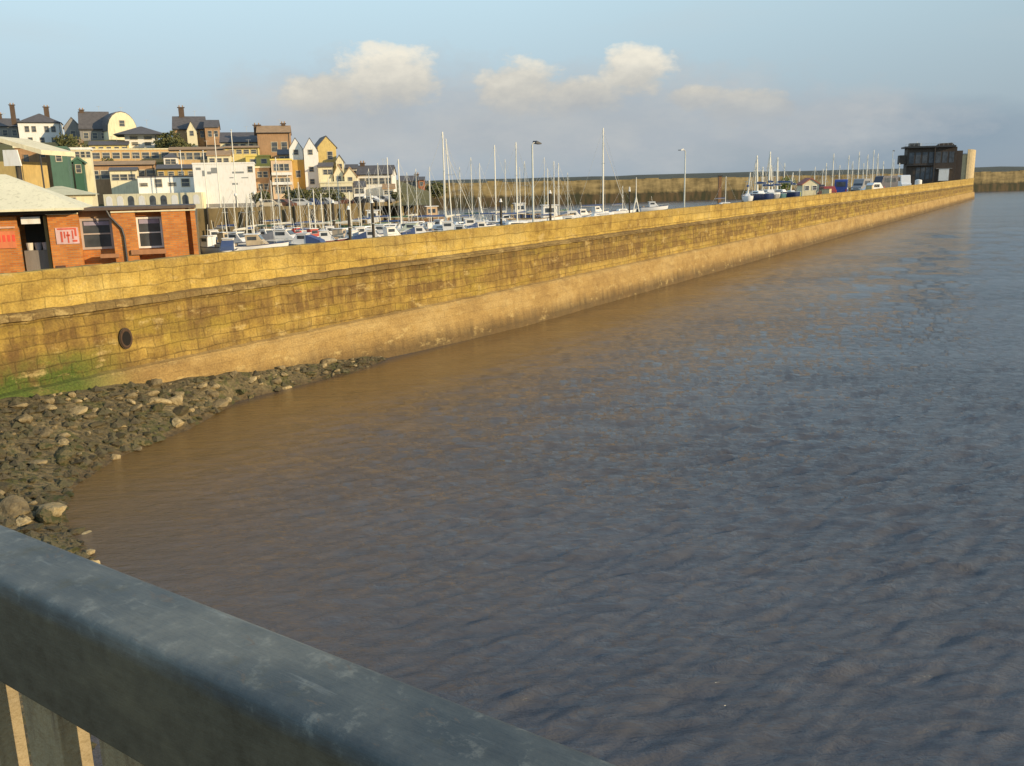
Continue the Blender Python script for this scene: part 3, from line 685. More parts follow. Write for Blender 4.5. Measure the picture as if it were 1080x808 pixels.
def marks(root, Y, px0, lst, mat, name='painted_mark'):
    for i, (pa, ya, pb, yb_) in enumerate(lst):
        xa_, xb_ = xat(pa, Y)-root.location.x, xat(pb, Y)-root.location.x; za, zb_ = zat(pa, yb_, Y)-root.location.z, zat(pa, ya, Y)-root.location.z
        MB().box(xa_, xb_, -.012, -.004, za, zb_).build(name, mat, root)
MARK = M('grey_mark', (.25,.27,.27))
marks(wb, 163, 206, [(210,177,215,179.5),(216,180,219,186),(221,181,225,184),(225,177,231,183),(246,181,258,183),(245,193,251,195),(243,187,247,188),(255,187,262,188)], MARK)
zt_ = zat(238, 188, 163)-wb.location.z
MB().box(-5.4, 5.4, -.14, -.003, 0.3, 0.9).build('plinth', GREYW, wb)
house('white_harbour_building', 'lower white building with small square windows left of the tall white one', 147, 205.5, 187, 185, 163.5, 9, WHITE, SLATE, 'flat', cat='building', over=.1, zb=ZQ-.1, wins=[(.1,1,.1,193,196,1.2),(.36,1,.36,189,197,1.1),(.6,1,.6,193,196,1.2),(.84,1,.84,189,197,1.3)])
ar = thing('arcade', 'low pale arcade with a row of arched openings behind the brick kiosk roof', 'building', (xat(158,160), 160, ZQ-.05))
x0, x1 = xat(108,160)-ar.location.x, xat(212,160)-ar.location.x; z0 = 0; z1 = zat(158, 204, 160)-ar.location.z
MB().box(x0, x1, 0, 3.2, 0, z1).build('wall', CREAM, ar)
for i in range(9):
    cx = x0+(x1-x0)*(i+.5)/9; r_ = .55; zb_ = z1-2.0
    pts = [(cx-r_, zb_), (cx+r_, zb_)]+[(cx+r_*math.cos(math.pi*k/8), zb_+1.1+r_*math.sin(math.pi*k/8)) for k in range(9)]
    MB().prism(pts, -.03, -.005).build('arch_window', GLASS if i in (2,4,5,7) else WHITE, ar)
for a_ in [
 ('cream_house', 'small cream house with brown roof wedged below the hipped white house', 74, 92, 152, 147, 200, 6, CREAM, TILE, 'gable_x', 0, [(.3,2,.7,155,160,.9)]),
 ('terrace_row', 'pale yellow terrace directly above the orange brick fronted terrace', 100, 140, 153, 149, 202, 6, M('pale_yellow',(.72,.58,.22)), SLATE, 'gable_x', 0, [(.1,5,.9,155,158,.9)]),
 ('cream_house', 'cream building with dark awning left of the lower white harbour building', 118, 146, 180, 177, 170, 7, CREAM, SLATE, 'gable_x', 0, [(.2,3,.8,184,190,1.2)]),
 ('terrace_row', 'low tan building above the lower white harbour building', 168, 207, 178, 174, 176, 7, OCHRE, SLATE, 'gable_x', 0, [(.1,4,.9,181,185,1.0)]),
 ('cream_house', 'cream house peeking over the tall white harbour building', 222, 246, 164, 159, 180, 7, CREAM, TILE, 'gable_x', 0, [(.2,3,.8,167,171,.9)]),
 ('white_house', 'small white house between the grass bank and the brown shop row', 176, 190, 166, 161, 186, 6, WHITE, SLATE, 'hip', 0, [(.3,2,.7,168,173,.9)]),
 ('cream_house', 'small cream gable squeezed right of the golden gabled house', 356, 364, 170, 164, 186, 6, CREAM, SLATE, 'gable_y', 0, [(.5,1,.5,173,178,.8)]),
 ('white_house', 'little white house above the left small cottage', 366, 378, 178, 174, 188, 6, WHITE, SLATE, 'gable_x', 0, [(.3,2,.7,180,184,.8)]),
 ('white_house', 'white cottage at the quay between the white terrace and the pale house', 404, 416, 199, 195, 178, 5, WHITE, TILE, 'gable_x', 0, [(.3,2,.7,201,205,.8)]),
 ('brown_house', 'brown house behind the ochre and balcony buildings', 296, 309, 163, 158, 182, 6, TILE, SLATE, 'gable_x', 0, [(.3,2,.7,165,169,.8)])]:
    house(*a_[:11], rz=0, wins=a_[12])
# back left: brown/green building, canopy building
tb = house('timber_building', 'brown timber boarded building with dark openings behind the kiosk canopy', 22, 57, 156, 153, 100, 8, TIMB, CREAM, 'flat', cat='building', zb=ZQ-.1, wins=[(.3,1,.3,163,172,.5),(.8,1,.8,159,166,.4),(.8,1,.8,175,182,.4),(.33,1,.33,176,188,.5)], frame=BROWN)
mb = MB()
for i in range(14): x = -1.9+i*.29; mb.box(x, x+.06, -.05, -.003, 0, 5.9)
mb.build('batten', TIMB, tb)
gb = house('green_building', 'green painted block beside the brown timber building', 57.5, 75, 157, 156, 98, 6, GREEN, GREEN, 'flat', cat='building', zb=ZQ-.1, over=.1, wins=[(.5,1,.5,163,170,.5)])
house('green_hut', 'narrow dark green hut right of the green block', 81, 90, 170, 167, 104, 4, M('deep_green',(.04,.12,.08)), GREEN, 'gable_y', cat='hut', zb=ZQ-.1, wins=[(.5,1,.5,174,182,.5)])
house('conservatory', 'long glazed cream shelter with many panes right of the green block', 78, 100, 158, 156, 108, 3, CREAM, WHITE, 'flat', cat='shelter', zb=ZQ-.1, wins=[(.12,4,.88,160,166,.42)])
# canopy roof at far left (cream sloping fascia)
cn = thing('canopy_building', 'open cream shelter with sloping white fascia at the left edge', 'shelter', (xat(10, 80), 80, ZQ))
zA, zB = zat(0,143,80)-ZQ, zat(48,158,80)-ZQ; xA, xB = xat(-60,80)-cn.location.x, xat(50,80)-cn.location.x; xM = xat(0,80)-cn.location.x
MB().prism([(xA, zA-.4), (xM, zA-.35), (xB, zB-.4), (xB, zB), (xM, zA), (xA, zA+.5)], -.2, 6).build('roof', M('canopy_cream',(.80,.72,.48)), cn)
MB().box(xA, xM+1.6, .3, 5.6, 0, zB-.9).build('wall', M('canopy_wall',(.55,.40,.15)), cn)
for x in (xM+2, xB-.3): MB().tube([(x, .1, 0), (x, .1, zB-.45)], .07).build('post', DGREY, cn)
# lamp / sign on post
ls = thing('sign_board', 'white four sided board on a dark post in front of the open shelter', 'sign', (xat(19,60), 60, ZQ))
za, zb_ = zat(18,175,60)-ZQ, zat(18,158,60)-ZQ
MB().prism([(-.66, za), (.46, za), (.30, zb_), (-.62, zb_)], -.06, .06).build('board', WHITE, ls)
MB().tube([(0.1,.15,0),(0.1,.15,zb_-.1)], .12).build('post', DWOOD, ls)
for y, l_, pxs, pyt, pyb, cl in [(70,'pale sheet roof just above the brick kiosk canopy',(22,96),196,213,CREAM)]:
    house('sheet_roof_shed', l_, pxs[0], pxs[1], 206, 196, 60, 6, CREAM, M('sheet_cream',(.68,.62,.38),.7), 'hip', cat='shed', zb=ZQ-.1, wins=[(.3,2,.7,209,212,.5)])
# ------------------------------------------------------------------ brick kiosk
KR = R(20); kz = 3.95; KO = Vector((xat(208, 36.0, 250), 36.0, 0)); KD = Vector((math.cos(KR), math.sin(KR), 0)); KY = 31.0
def kloc(px):
    d = ray(px, 250); return (KO.x*d.y-KO.y*d.x)/(KD.y*d.x-KD.x*d.y)
def kY(px): return KO.y+KD.y*kloc(px)
KC = KO+KD*kloc(100)
kr = thing('brick_kiosk', 'orange brick kiosk with flat roof, white framed window and bent drainpipe on the quay', 'kiosk', (KC.x, KC.y, kz), KR)
def KX(px): return kloc(px)-kloc(100)
def KZ(py, px=100): return zat(px, py, kY(px))-kz
def kx(px): return (KO+KD*kloc(px)).x
BR, nt, b = nodes('orange_brick'); MATS['orange_brick'] = BR
tc = nt.nodes.new('ShaderNodeTexCoord').outputs['Object']
bv = nt.nodes.new('ShaderNodeMapping'); bv.inputs['Rotation'].default_value = (R(90), 0, 0); nt.links.new(tc, bv.inputs['Vector'])
bt = nt.nodes.new('ShaderNodeTexBrick'); nt.links.new(bv.outputs[0], bt.inputs['Vector']); bt.inputs['Scale'].default_value = 1
bt.inputs['Brick Width'].default_value = .225; bt.inputs['Row Height'].default_value = .075; bt.inputs['Mortar Size'].default_value = .008
bt.inputs['Color1'].default_value = (.50,.15,.025,1); bt.inputs['Color2'].default_value = (.66,.25,.045,1); bt.inputs['Mortar'].default_value = (.40,.24,.12,1)
nt.links.new(mix(nt, .6, bt.outputs[0], ramp(nt, tex(nt, tc, 1.5, 5), [(.3, .65), (.7, 1.2)]), 'MULTIPLY'), b.inputs['Base Color']); b.inputs['Roughness'].default_value = .85
ztk = KZ(219)
mb = MB()
mb.box(KX(-60), KX(20), 0, .3, 0, KZ(226)); mb.box(KX(53), KX(85), -.22, .3, 0, KZ(224)); mb.box(KX(85), KX(120), .34, .5, 0, KZ(262))
mb.box(KX(120), KX(145), -.22, .3, 0, KZ(221,135)); mb.box(KX(145), KX(172.5), .34, .5, 0, KZ(260.5,158)); mb.box(KX(172.5), KX(198), -.24, .3, 0, KZ(220,190)); mb.box(KX(198), KX(203), .1, .3, 0, KZ(220,190)); mb.box(KX(203), KX(208), -.24, .3, 0, KZ(220,190))
mb.box(KX(205), KX(208), .302, 3.4, 0, KZ(220,190)); mb.box(KX(145), KX(172.5), .34, .5, KZ(229,158), KZ(220,158)); mb.box(KX(145), KX(147), .335, .5, KZ(262,158), KZ(227,158)); mb.box(KX(171), KX(172.5), .335, .5, KZ(262,158), KZ(227,158)); mb.box(KX(85), KX(87), .335, .5, KZ(264), KZ(230)); mb.box(KX(118), KX(120), .335, .5, KZ(264), KZ(230)); mb.box(KX(-60), KX(208)-.2, 3.2, 3.4, 0, KZ(221))
mb.build('wall', BR, kr)
MB().box(KX(85), KX(209.5), -.34, 3.55, KZ(219.6,190)+.003, KZ(216.5,190)).build('roof', M('kiosk_roof',(.12,.09,.07)), kr)
MB().box(KX(-60), KX(85)-.003, -.3, 3.5, KZ(225.5,70), KZ(222,70)).build('soffit', DWOOD, kr)
MB().box(KX(120), KX(208)+.03, -.29, -.245, KZ(222.3,190), KZ(220.9,190)).build('cap_strip', CREAM, kr)
MB().box(KX(53)-.03, KX(86), -.27, -.223, KZ(226.3,60), KZ(224.8,60)).build('cap_strip', CREAM, kr)
# hipped canopy roof
zc = KZ(221); zp = KZ(190)
ce = KZ(222,60)+.01; cp_ = KZ(190,20)+.25
MB().add([(KX(-60),-.9,ce+.08),(KX(93),-.9,ce+.08),(KX(93),3.9,ce+.08),(KX(-60),3.9,ce+.08),(KX(-60),1.5,cp_),(KX(8),1.5,cp_),(KX(-60),-.9,ce),(KX(93),-.9,ce),(KX(93),3.9,ce),(KX(-60),3.9,ce)],
    [(0,1,5,4),(1,2,5),(2,3,4,5),(6,7,1,0),(7,8,2,1),(8,9,3,2),(6,9,8,7)]).build('canopy_roof', M('canopy_sheet',(.82,.77,.54),.8,.12,dirt=(.5,.46,.3)), kr)
w1 = window(kr, KX(158.5), KZ(260,158), (KX(170)-KX(147)), KZ(231,158)-KZ(260,158), WHITE, GLASS, .33)
w2 = window(kr, KX(102), KZ(261), (KX(117)-KX(88)), KZ(233)-KZ(261), M('pale_frame',(.5,.42,.36)), GLASS, .34)
MB().box(KX(85), KX(120), .32, .5, KZ(232), KZ(220)).build('fascia', BROWN, kr)
MB().box(KX(89), KX(116), .30, .315, KZ(238), KZ(234)).build('blind', M('lilac_blind',(.35,.32,.42)), w2)
MB().box(KX(148), KX(169), .295, .305, KZ(236,158), KZ(231.5,158)).build('blind', M('lilac_blind',(.35,.32,.42)), w1)
# lower ledge / counters
for a_, b_, t_, bt_ in ((104,124,268,272),(137,174,265,270)): MB().box(KX(a_), KX(b_), -.32, -.02, KZ(bt_), KZ(t_)).build('ledge', M('ledge_red',(.42,.20,.09)), kr)
MB().tube([(KX(116),-.28,KZ(222)),(KX(119),-.28,KZ(229)),(KX(130),-.28,KZ(242)),(KX(131.5),-.28,KZ(250)),(KX(132),-.28,KZ(290))], .04, 8).build('drainpipe', DGREY, kr)
# dark opening with white sign and counter
MB().box(KX(20), KX(53), 1.6, 1.7, 0, KZ(226)).build('back_panel', M('shop_dark',(.06,.06,.05)), kr)
MB().box(KX(22), KX(51), .3, .75, 0, KZ(262)).build('counter', M('counter_grey',(.22,.19,.16)), kr)
sg = MB().box(KX(25), KX(45), -.12, -.06, KZ(234), KZ(226.8)).build('sign', WHITE, kr)
MB().box(KX(48), KX(51.5), -.03, .2, 0, KZ(226)).build('post', M('door_post',(.22,.16,.06)), kr)
p1 = MB().box(KX(60), KX(84), -.25, -.223, KZ(257,70), KZ(240,70)).build('poster', M('poster_pink',(.68,.46,.44)), kr)
REDM = M('poster_red', (.62,.10,.05))
mb = MB()
for a_, ya, b_, yb_ in [(62,240.5,82,242),(65,244,67,255),(68.5,244,70,251),(72,244,73.5,256),(71,247,75,249),(77,243,78.5,252),(80,242,82,249),(77,253,82,255)]:
    mb.box(KX(a_), KX(b_), -.258, -.253, KZ(yb_,70), KZ(ya,70))
mb.build('lettering', REDM, p1)
p2 = MB().box(KX(-50), KX(16), -.05, -.003, KZ(262,5), KZ(244,5)).build('shop_sign', M('sign_orange',(.66,.20,.08)), kr)
mb = MB()
for i in range(12): mb.box(KX(-44)+i*.16, KX(-44)+i*.16+.09, -.057, -.052, KZ(255,5), KZ(248,5))
mb.build('lettering', M('sign_red',(.75,.09,.05)), p2)
MB().box(KX(-50), KX(17), -.07, -.002, KZ(241,5), KZ(239,5)).build('cap_strip', M('pinkish',(.66,.42,.30)), kr)
MB().box(KX(56), KX(66), -.26, -.223, KZ(284), KZ(278)).build('vent', M('vent_dark',(.10,.05,.03)), kr)
# goods on the counter
for i, (px, c, l_) in enumerate([(28,(.65,.6,.5),'pale tub standing on the kiosk counter at its left end'),(37,(.30,.30,.33),'grey tub standing in the middle of the kiosk counter'),(45,(.5,.42,.40),'pinkish tub on the kiosk counter next to the brick pier')]):
    o = MB().tube([(0,0,0),(0,0,.28)], .10, 12, .13).build('tub', M('tub%d' % i, c), smooth=False)
    o.location = (kx(px)-.17, kY(px)+.47, kz+KZ(262)+.002); tag(o, l_, 'tub', 'tubs on the kiosk counter')
# ------------------------------------------------------------------ boats
def hull_mesh(mb, L, B, fb, dr=.5, z0=0):
    st = 12; cs = 6; base = len(mb.v)
    for i in range(st+1):
        t_ = i/st; x = -L/2+L*t_
        hb = B/2*(.72+.28*math.sin(min(1, t_/.45)*math.pi/2)) if t_ < .45 else B/2*max(.02, math.cos((t_-.45)/.55*math.pi/2))**.75
        sh = fb*(1+.35*max(0, t_-.4)**1.5*1.8); ke = -dr*(1-max(0, (t_-.6)/.4)**2)
        for k in range(cs+1):
            a = k/cs; y = hb*math.sin(a*math.pi/2)**.6 if a > 0 else 0
            mb.v.append((x+ (a*.06*L if t_ > .9 else 0), y, z0+ke+(sh-ke)*a**1.3))
        for k in range(cs-1, -1, -1):
            v = mb.v[base+i*(2*cs+1)+k]; mb.v.append((v[0], -v[1], v[2]))
    w_ = 2*cs+1
    def ix(i, k): return base+i*w_+k
    # order: 0..cs is keel->sheer starboard ; cs+1..2cs is cs-1..0 port mirrored
    for i in range(st):
        for k in range(cs): mb.f.append((ix(i,k), ix(i+1,k), ix(i+1,k+1), ix(i,k+1)))
    # port side verts rebuilt separately to close cleanly
    pb = len(mb.v)
    for i in range(st+1):
        for k in range(cs+1):
            v = mb.v[ix(i, k)]; mb.v.append((v[0], -v[1], v[2]))
    for i in range(st):
        for k in range(cs): mb.f.append((pb+i*(cs+1)+k, pb+i*(cs+1)+k+1, pb+(i+1)*(cs+1)+k+1, pb+(i+1)*(cs+1)+k))
    mb.f.append(tuple([ix(0,k) for k in range(cs+1)]+[pb+k for k in range(cs, -1, -1)]))
    return [(mb.v[ix(i, cs)]) for i in range(st+1)]
def clean(mb):
    used = sorted({i for f in mb.f for i in f}); mp = {u: i for i, u in enumerate(used)}
    mb.v = [mb.v[u] for u in used]; mb.f = [tuple(mp[i] for i in f) for f in mb.f]
def deck_of(mb2, sheer, dz=-.08, inset=.04):
    n = len(sheer)
    vs = [(x, max(0, y-inset), z+dz) for x, y, z in sheer]+[(x, -max(0, y-inset), z+dz) for x, y, z in sheer]
    mb2.add(vs, [(i, i+1, n+i+1, n+i) for i in range(n-1)])
def sheer_rail(mb, sheer, r=.045):
    mb.tube([(x, y, z) for x, y, z in sheer], r, 6); mb.tube([(x, -y, z) for x, y, z in sheer], r, 6)
def yacht(label, px, Y, top, L=8, hullm=BOATW, rz=0, z=0, cover=BLUEC, mastr=.10, lean=0, sail=False, group='sailing boats moored in the harbour', name='sailing_boat', cab=WHITE, pyw=None):
    p = at(px, pyw or 240, Y); root = thing(name, label, 'sailing boat', (xat(px, Y, 190), Y, z), rz, group)
    B = L*.32; fb = L*.11+.1
    mb = MB(); sh = hull_mesh(mb, L, B, fb); clean(mb); h = mb.build('hull', hullm, root, True)
    d2 = MB(); deck_of(d2, sh); d2.build('deck', M('boat_deck',(.62,.58,.48)), root)
    r_ = MB(); sheer_rail(r_, sh); r_.build('toe_rail', WHITE if hullm != BOATW else NAVY, h)
    c_ = MB().box(-L*.18, L*.2, -B*.26, B*.26, fb*.9, fb*.9+L*.07, .25, .12).build('cabin', BOATW, root, bevel=.04)
    for sgn in (-1, 1):
        MB().box(-L*.12, L*.1, sgn*B*.235-.02, sgn*B*.235+.02, fb*.9+L*.025, fb*.9+L*.05).build('window', GLASSW, c_)
    zt = zat(px, top, Y)-z; zs = fb
    MB().tube([(.2, 0, zs), (.2+lean*.5, lean, zt)], mastr, 8, mastr*.7).build('mast', ALU, root)
    bz = fb+L*.12+.5
    bm_ = MB().tube([(.2, 0, bz), (-L*.38, 0, bz+.05)], .05, 6).build('boom', ALU, root)
    MB().tube([(.05, 0, bz+.16), (-L*.18, 0, bz+.15), (-L*.36, 0, bz+.1)], .17, 8, .08).build('sail_cover', cover, bm_)
    rg = MB(); topp = (.2+lean*.5, lean, zt-.1)
    for e in ((L*.48, 0, fb*1.25), (-L*.48, 0, fb), (.1, B*.46, fb), (.1, -B*.46, fb)): rg.tube([topp, e], .018, 4)
    rg.tube([(.2, -B*.28, zs+(zt-zs)*.6), (.2, B*.28, zs+(zt-zs)*.6)], .03, 4)
    rg.build('rigging', GALV, root)
    if sail: MB().tube([(L*.46, 0, fb*1.3), (.35, 0, zt*.85)], .055, 8, .03).build('furled_jib', SAIL, root)
    return root
def motorboat(label, px, Y, L=6, hullm=BOATW, rz=0, z=0, cabm=BOATW, cover=None, name='motor_boat', cat='motor boat', group='motor boats moored in the harbour', py=245, a_frame=False):
    root = thing(name, label, cat, (xat(px, Y, py), Y, z), rz, group)
    B = L*.36; fb = L*.14+.15
    mb = MB(); sh = hull_mesh(mb, L, B, fb); clean(mb); h = mb.build('hull', hullm, root, True)
    d2 = MB(); deck_of(d2, sh); d2.build('deck', M('boat_deck',(.62,.58,.48)), root)
    r_ = MB(); sheer_rail(r_, sh, .05); r_.build('rubbing_strake', NAVY if hullm == BOATW else WHITE, h)
    hc = 1.15+L*.03
    pts = [(-L*.12, fb*.9), (L*.24, fb*.95), (L*.13, fb*.9+hc*.55), (L*.06, fb*.9+hc), (-L*.14, fb*.9+hc*.95)]
    c_ = MB().prism([(a_, b_) for a_, b_ in pts], -B*.33, B*.33, 'y').build('cabin', cabm, root, bevel=.05)
    MB().add([(L*.137, -B*.28, fb*.9+hc*.58), (L*.137, B*.28, fb*.9+hc*.58), (L*.075, B*.26, fb*.9+hc*.95), (L*.075, -B*.26, fb*.9+hc*.95)], [(0,1,2,3)]).build('windscreen', GLASSW, c_)
    for sgn in (-1, 1):
        MB().box(-L*.10, L*.05, sgn*B*.335-.012, sgn*B*.335+.012, fb*.9+hc*.55, fb*.9+hc*.85).build('window', GLASSW, c_)
    MB().box(-L*.16, L*.08, -B*.36, B*.36, fb*.9+hc*1.0, fb*.9+hc*1.06).build('roof', WHITE, c_)
    if cover: MB().prism([(-L*.46, fb), (-L*.13, fb), (-L*.13, fb*.9+hc*.9), (-L*.42, fb+.45)], -B*.36, B*.36, 'y').build('canvas_cover', cover, root)
    else:
        MB().box(-L*.36, -L*.30, -B*.25, B*.25, fb*.8, fb*.8+.5).build('seat', M('seat_tan',(.45,.33,.2)), root)
        MB().box(-L*.56, -L*.49, -.16, .16, -.1, fb+.35).build('outboard_motor', DGREY, root)
    MB().tube([(-L*.02,0,fb+hc*.95),(-L*.05,0,fb+hc+1.3)], .03, 6).build('aerial', ALU, root)
    rl = MB()
    for sgn in (-1, 1):
        pts = [(x, sgn*max(.03, y-.06), z_+.42) for x, y, z_ in sh if x > L*.1]; rl.tube(pts, .02, 5)
        for q in pts[::2]: rl.tube([(q[0], q[1], q[2]-.45), q], .018, 5)
    rl.build('bow_rail', GALV, root)
    return root
def fishing_boat(label, px, Y, L=9, hullm=BOATW, rz=0, z=0, house_fwd=True, group='fishing boats in the harbour', mast_top=None, housem=WHITE):
    root = thing('fishing_boat', label, 'fishing boat', (xat(px, Y, 220), Y, z), rz, group)
    B = L*.34; fb = L*.15+.3
    mb = MB(); sh = hull_mesh(mb, L, B, fb, .9); clean(mb); h = mb.build('hull', hullm, root, True)
    d2 = MB(); deck_of(d2, sh, -.35, .1); d2.build('deck', TIMB, root)
    r_ = MB(); sheer_rail(r_, sh, .08); r_.build('gunwale', M('gunwale_tan',(.40,.28,.14)), h)
    x0 = L*.05 if house_fwd else -L*.36
    c_ = MB().box(x0, x0+L*.24, -B*.28, B*.28, fb*.7, fb*.7+2.6, .12, .06).build('wheelhouse', housem, root, bevel=.05)
    for sgn in (-1, 1):
        for k in range(2): MB().box(x0+L*.04+k*L*.09, x0+L*.10+k*L*.09, sgn*B*.272-.03, sgn*B*.272+.03, fb*.7+1.5, fb*.7+2.2).build('window', GLASSW, c_)
    for k in (-1, 0, 1): MB().box(x0+L*.24-.17, x0+L*.24-.04, k*B*.17-B*.07, k*B*.17+B*.07, fb*.7+1.5, fb*.7+2.2).build('window', GLASSW, c_)
    MB().box(x0-.1, x0+L*.24+.15, -B*.32, B*.32, fb*.7+2.603, fb*.7+2.72).build('roof', WHITE, c_)
    mt = (zat(px, mast_top, Y)-z) if mast_top else fb+5.5
    xm = x0+L*.1
    ms = MB().tube([(xm, 0, fb*.7+2.7), (xm, 0, mt)], .08, 8, .05).build('mast', ALU, root)
    MB().tube([(xm, -.7, mt*.85), (xm, .7, mt*.85)], .03, 5).build('crosstree', ALU, ms)
    gl = MB(); xs = -L*.42 if house_fwd else L*.2
    for sgn in (-1, 1): gl.tube([(xs, sgn*B*.35, fb*.8), (xs, sgn*B*.22, fb+2.3)], .06, 6)
    gl.tube([(xs, -B*.24, fb+2.25), (xs, B*.24, fb+2.25)], .06, 6); gl.build('gallows', M('gallows_paint',(.55,.40,.14)), root)
    MB().tube([(0 if house_fwd else L*.05, -B*.2, fb), (0 if house_fwd else L*.05, B*.2, fb)], .28, 10).build('winch', DGREY, root)
    rg = MB(); rg.tube([(xm,0,mt-.1),(L*.48,0,fb*1.3)], .02, 4); rg.tube([(xm,0,mt-.1),(-L*.46,0,fb)], .02, 4); rg.build('rigging', GALV, root)
    return root
def Yw(px, py): return gr(px, py, 0).y
G1 = 'motor boats moored in the harbour'
motorboat('white cabin boat beside the right end of the brick kiosk', 218, 108, 5.5, rz=R(150))
motorboat('white speedboat with pointed bow towards the right near the kiosk', 250, 112, 6.5, rz=R(-20), cover=None)
motorboat('open low white boat with long bow lying in front of the speedboat', 268, 105, 7, rz=R(5), cabm=M('cab_tan',(.55,.45,.3)))
motorboat('small boat with tan cabin behind the cabin boat by the kiosk', 236, 118, 5, rz=R(60), cabm=M('cab_tan',(.55,.45,.3)))
motorboat('bright white boat with blue grey canvas cover left of the sailing boats', 296, 128, 6.5, rz=R(10), cover=BLUEC)
motorboat('blue grey hulled boat under canvas in front of the covered white boat', 300, 112, 8, hullm=M('bluegrey_hull',(.22,.25,.30),.4), rz=R(-8), cover=M('grey_canvas',(.28,.29,.32)))
motorboat('white motor boat with red cabin next to a red hulled boat', 331, 122, 5.5, rz=R(35), cabm=REDP)
motorboat('maroon hulled boat right of the small white sailing boat', 343, 115, 5.5, hullm=M('maroon_hull',(.20,.05,.05),.4), rz=R(10))
motorboat('cream cabin boat with rounded top left of the dark mooring pile', 358, 118, 6, hullm=M('cream_hull',(.62,.50,.36),.4), rz=R(80), cabm=M('cream_hull',(.62,.50,.36),.4))
motorboat('white boat with flat hard top between the two left mooring piles', 381, 122, 6, rz=R(20))
motorboat('navy boat with long white roof right of the second mooring pile', 403, 126, 6.5, hullm=NAVY, rz=R(-5), cover=WHITE)
motorboat('white boat with pale green windows near the leftmost tall mast', 433, 128, 7, rz=R(175), cabm=M('cab_green',(.55,.62,.5)))
motorboat('small white cabin boat right of the green windowed boat', 453, 136, 5, rz=R(120))
motorboat('low cream boat in front of the two tallest masts', 474, 130, 7, rz=R(0), hullm=M('cream_hull',(.62,.50,.36),.4))
motorboat('white boat at the foot of the leaning sail, middle of the harbour', 497, 140, 7, rz=R(8))
motorboat('pale blue hulled boat under white cover right of the big fishing boat', 604, 160, 8, hullm=M('paleblue_hull',(.28,.34,.42),.4), rz=R(12), cover=M('grey_canvas',(.28,.29,.32)))
motorboat('tiny white boat on the open water left of the twin legged pole', 629, 200, 6, rz=R(30))
motorboat('low white boat on the open harbour water right of the twin legged pole', 688, 225, 7, rz=R(0))
yacht('small sailing boat with two slanting masts behind the white speedboat', 254, 122, 205, 7, rz=R(70), lean=-.9, mastr=.12, cover=SAIL)
yacht('sailing boat with short straight mast right of the slanting one', 262, 126, 204, 6.5, rz=R(60), mastr=.11)
yacht('little white sailing boat with hoisted small sail in the left harbour', 322, 124, 214, 5.5, rz=R(40), sail=True)
yacht('sailing boat with thin mast in front of the tall white gabled house', 328, 138, 200, 7.5, rz=R(15))
yacht('sailing boat with thin mast in front of the cream harbour building', 336, 140, 204, 7, rz=R(-15), cover=NAVY)
yacht('sailing boat whose mast crosses the balcony building', 291, 145, 166, 8, rz=R(30))
yacht('sailing boat whose mast stands left of the dark mooring pile', 366, 136, 202, 7, rz=R(10), cover=SAIL)
yacht('sailing boat with mast crossing the long white house at the town end', 408, 146, 166, 9, rz=R(12))
yacht('sailing boat with bright mast just right of the last white house', 419.5, 128, 168, 8.5, rz=R(-12), mastr=.12)
yacht('sailing boat with the tall thick mast right of the pale house', 467, 132, 139, 10.5, rz=R(10), mastr=.14, sail=True)
yacht('sailing boat with the slightly leaning mast beside the tallest one', 475, 138, 146, 9.5, rz=R(80), mastr=.10, lean=.6, cover=SAIL)
yacht('sailing boat with short faint mast in mid harbour', 496, 146, 166, 8, rz=R(30), mastr=.07)
yacht('small boat with white triangular half furled sail', 510, 150, 208, 6, rz=R(100), lean=.8, sail=True, cover=SAIL, mastr=.16)
yacht('sailing boat with tall clean mast in the centre left', 521, 148, 153, 9, rz=R(0), mastr=.12)
yacht('sailing boat with tall mast at the stern of the big fishing boat', 543.5, 142, 150, 9.5, rz=R(20), mastr=.13)
yacht('sailing boat with mast directly right of the big fishing boat', 583, 146, 170, 7.5, rz=R(10), mastr=.09)
yacht('sailing boat with the shorter twin mast right of the big fishing boat', 588, 158, 172, 7.5, rz=R(-20), mastr=.08)
yacht('sailing boat with the tallest lone mast left of the open water', 635, 168, 135, 11, rz=R(15), mastr=.17, sail=True)
yacht('sailing boat with short mast left of the twin legged pole', 656, 210, 196, 7, rz=R(25), mastr=.1)
fishing_boat('large cream white fishing boat with tall wheelhouse in mid harbour', 568, 148, 10.5, rz=R(8), mast_top=178)
fishing_boat('white fishing boat with dark hull behind the large cream white one', 556, 175, 9, hullm=NAVY, rz=R(190), mast_top=176)
fishing_boat('brown hulled fishing boat lying near the orange brick house end', 446, 165, 9, hullm=M('brown_hull',(.22,.12,.05),.5), rz=R(15), mast_top=190, housem=M('cab_tan2',(.6,.42,.25)))
fishing_boat('green hulled fishing boat moored under the quay left of the tallest masts', 384, 150, 8, hullm=M('green_hull',(.08,.14,.06),.5), rz=R(5), mast_top=198)
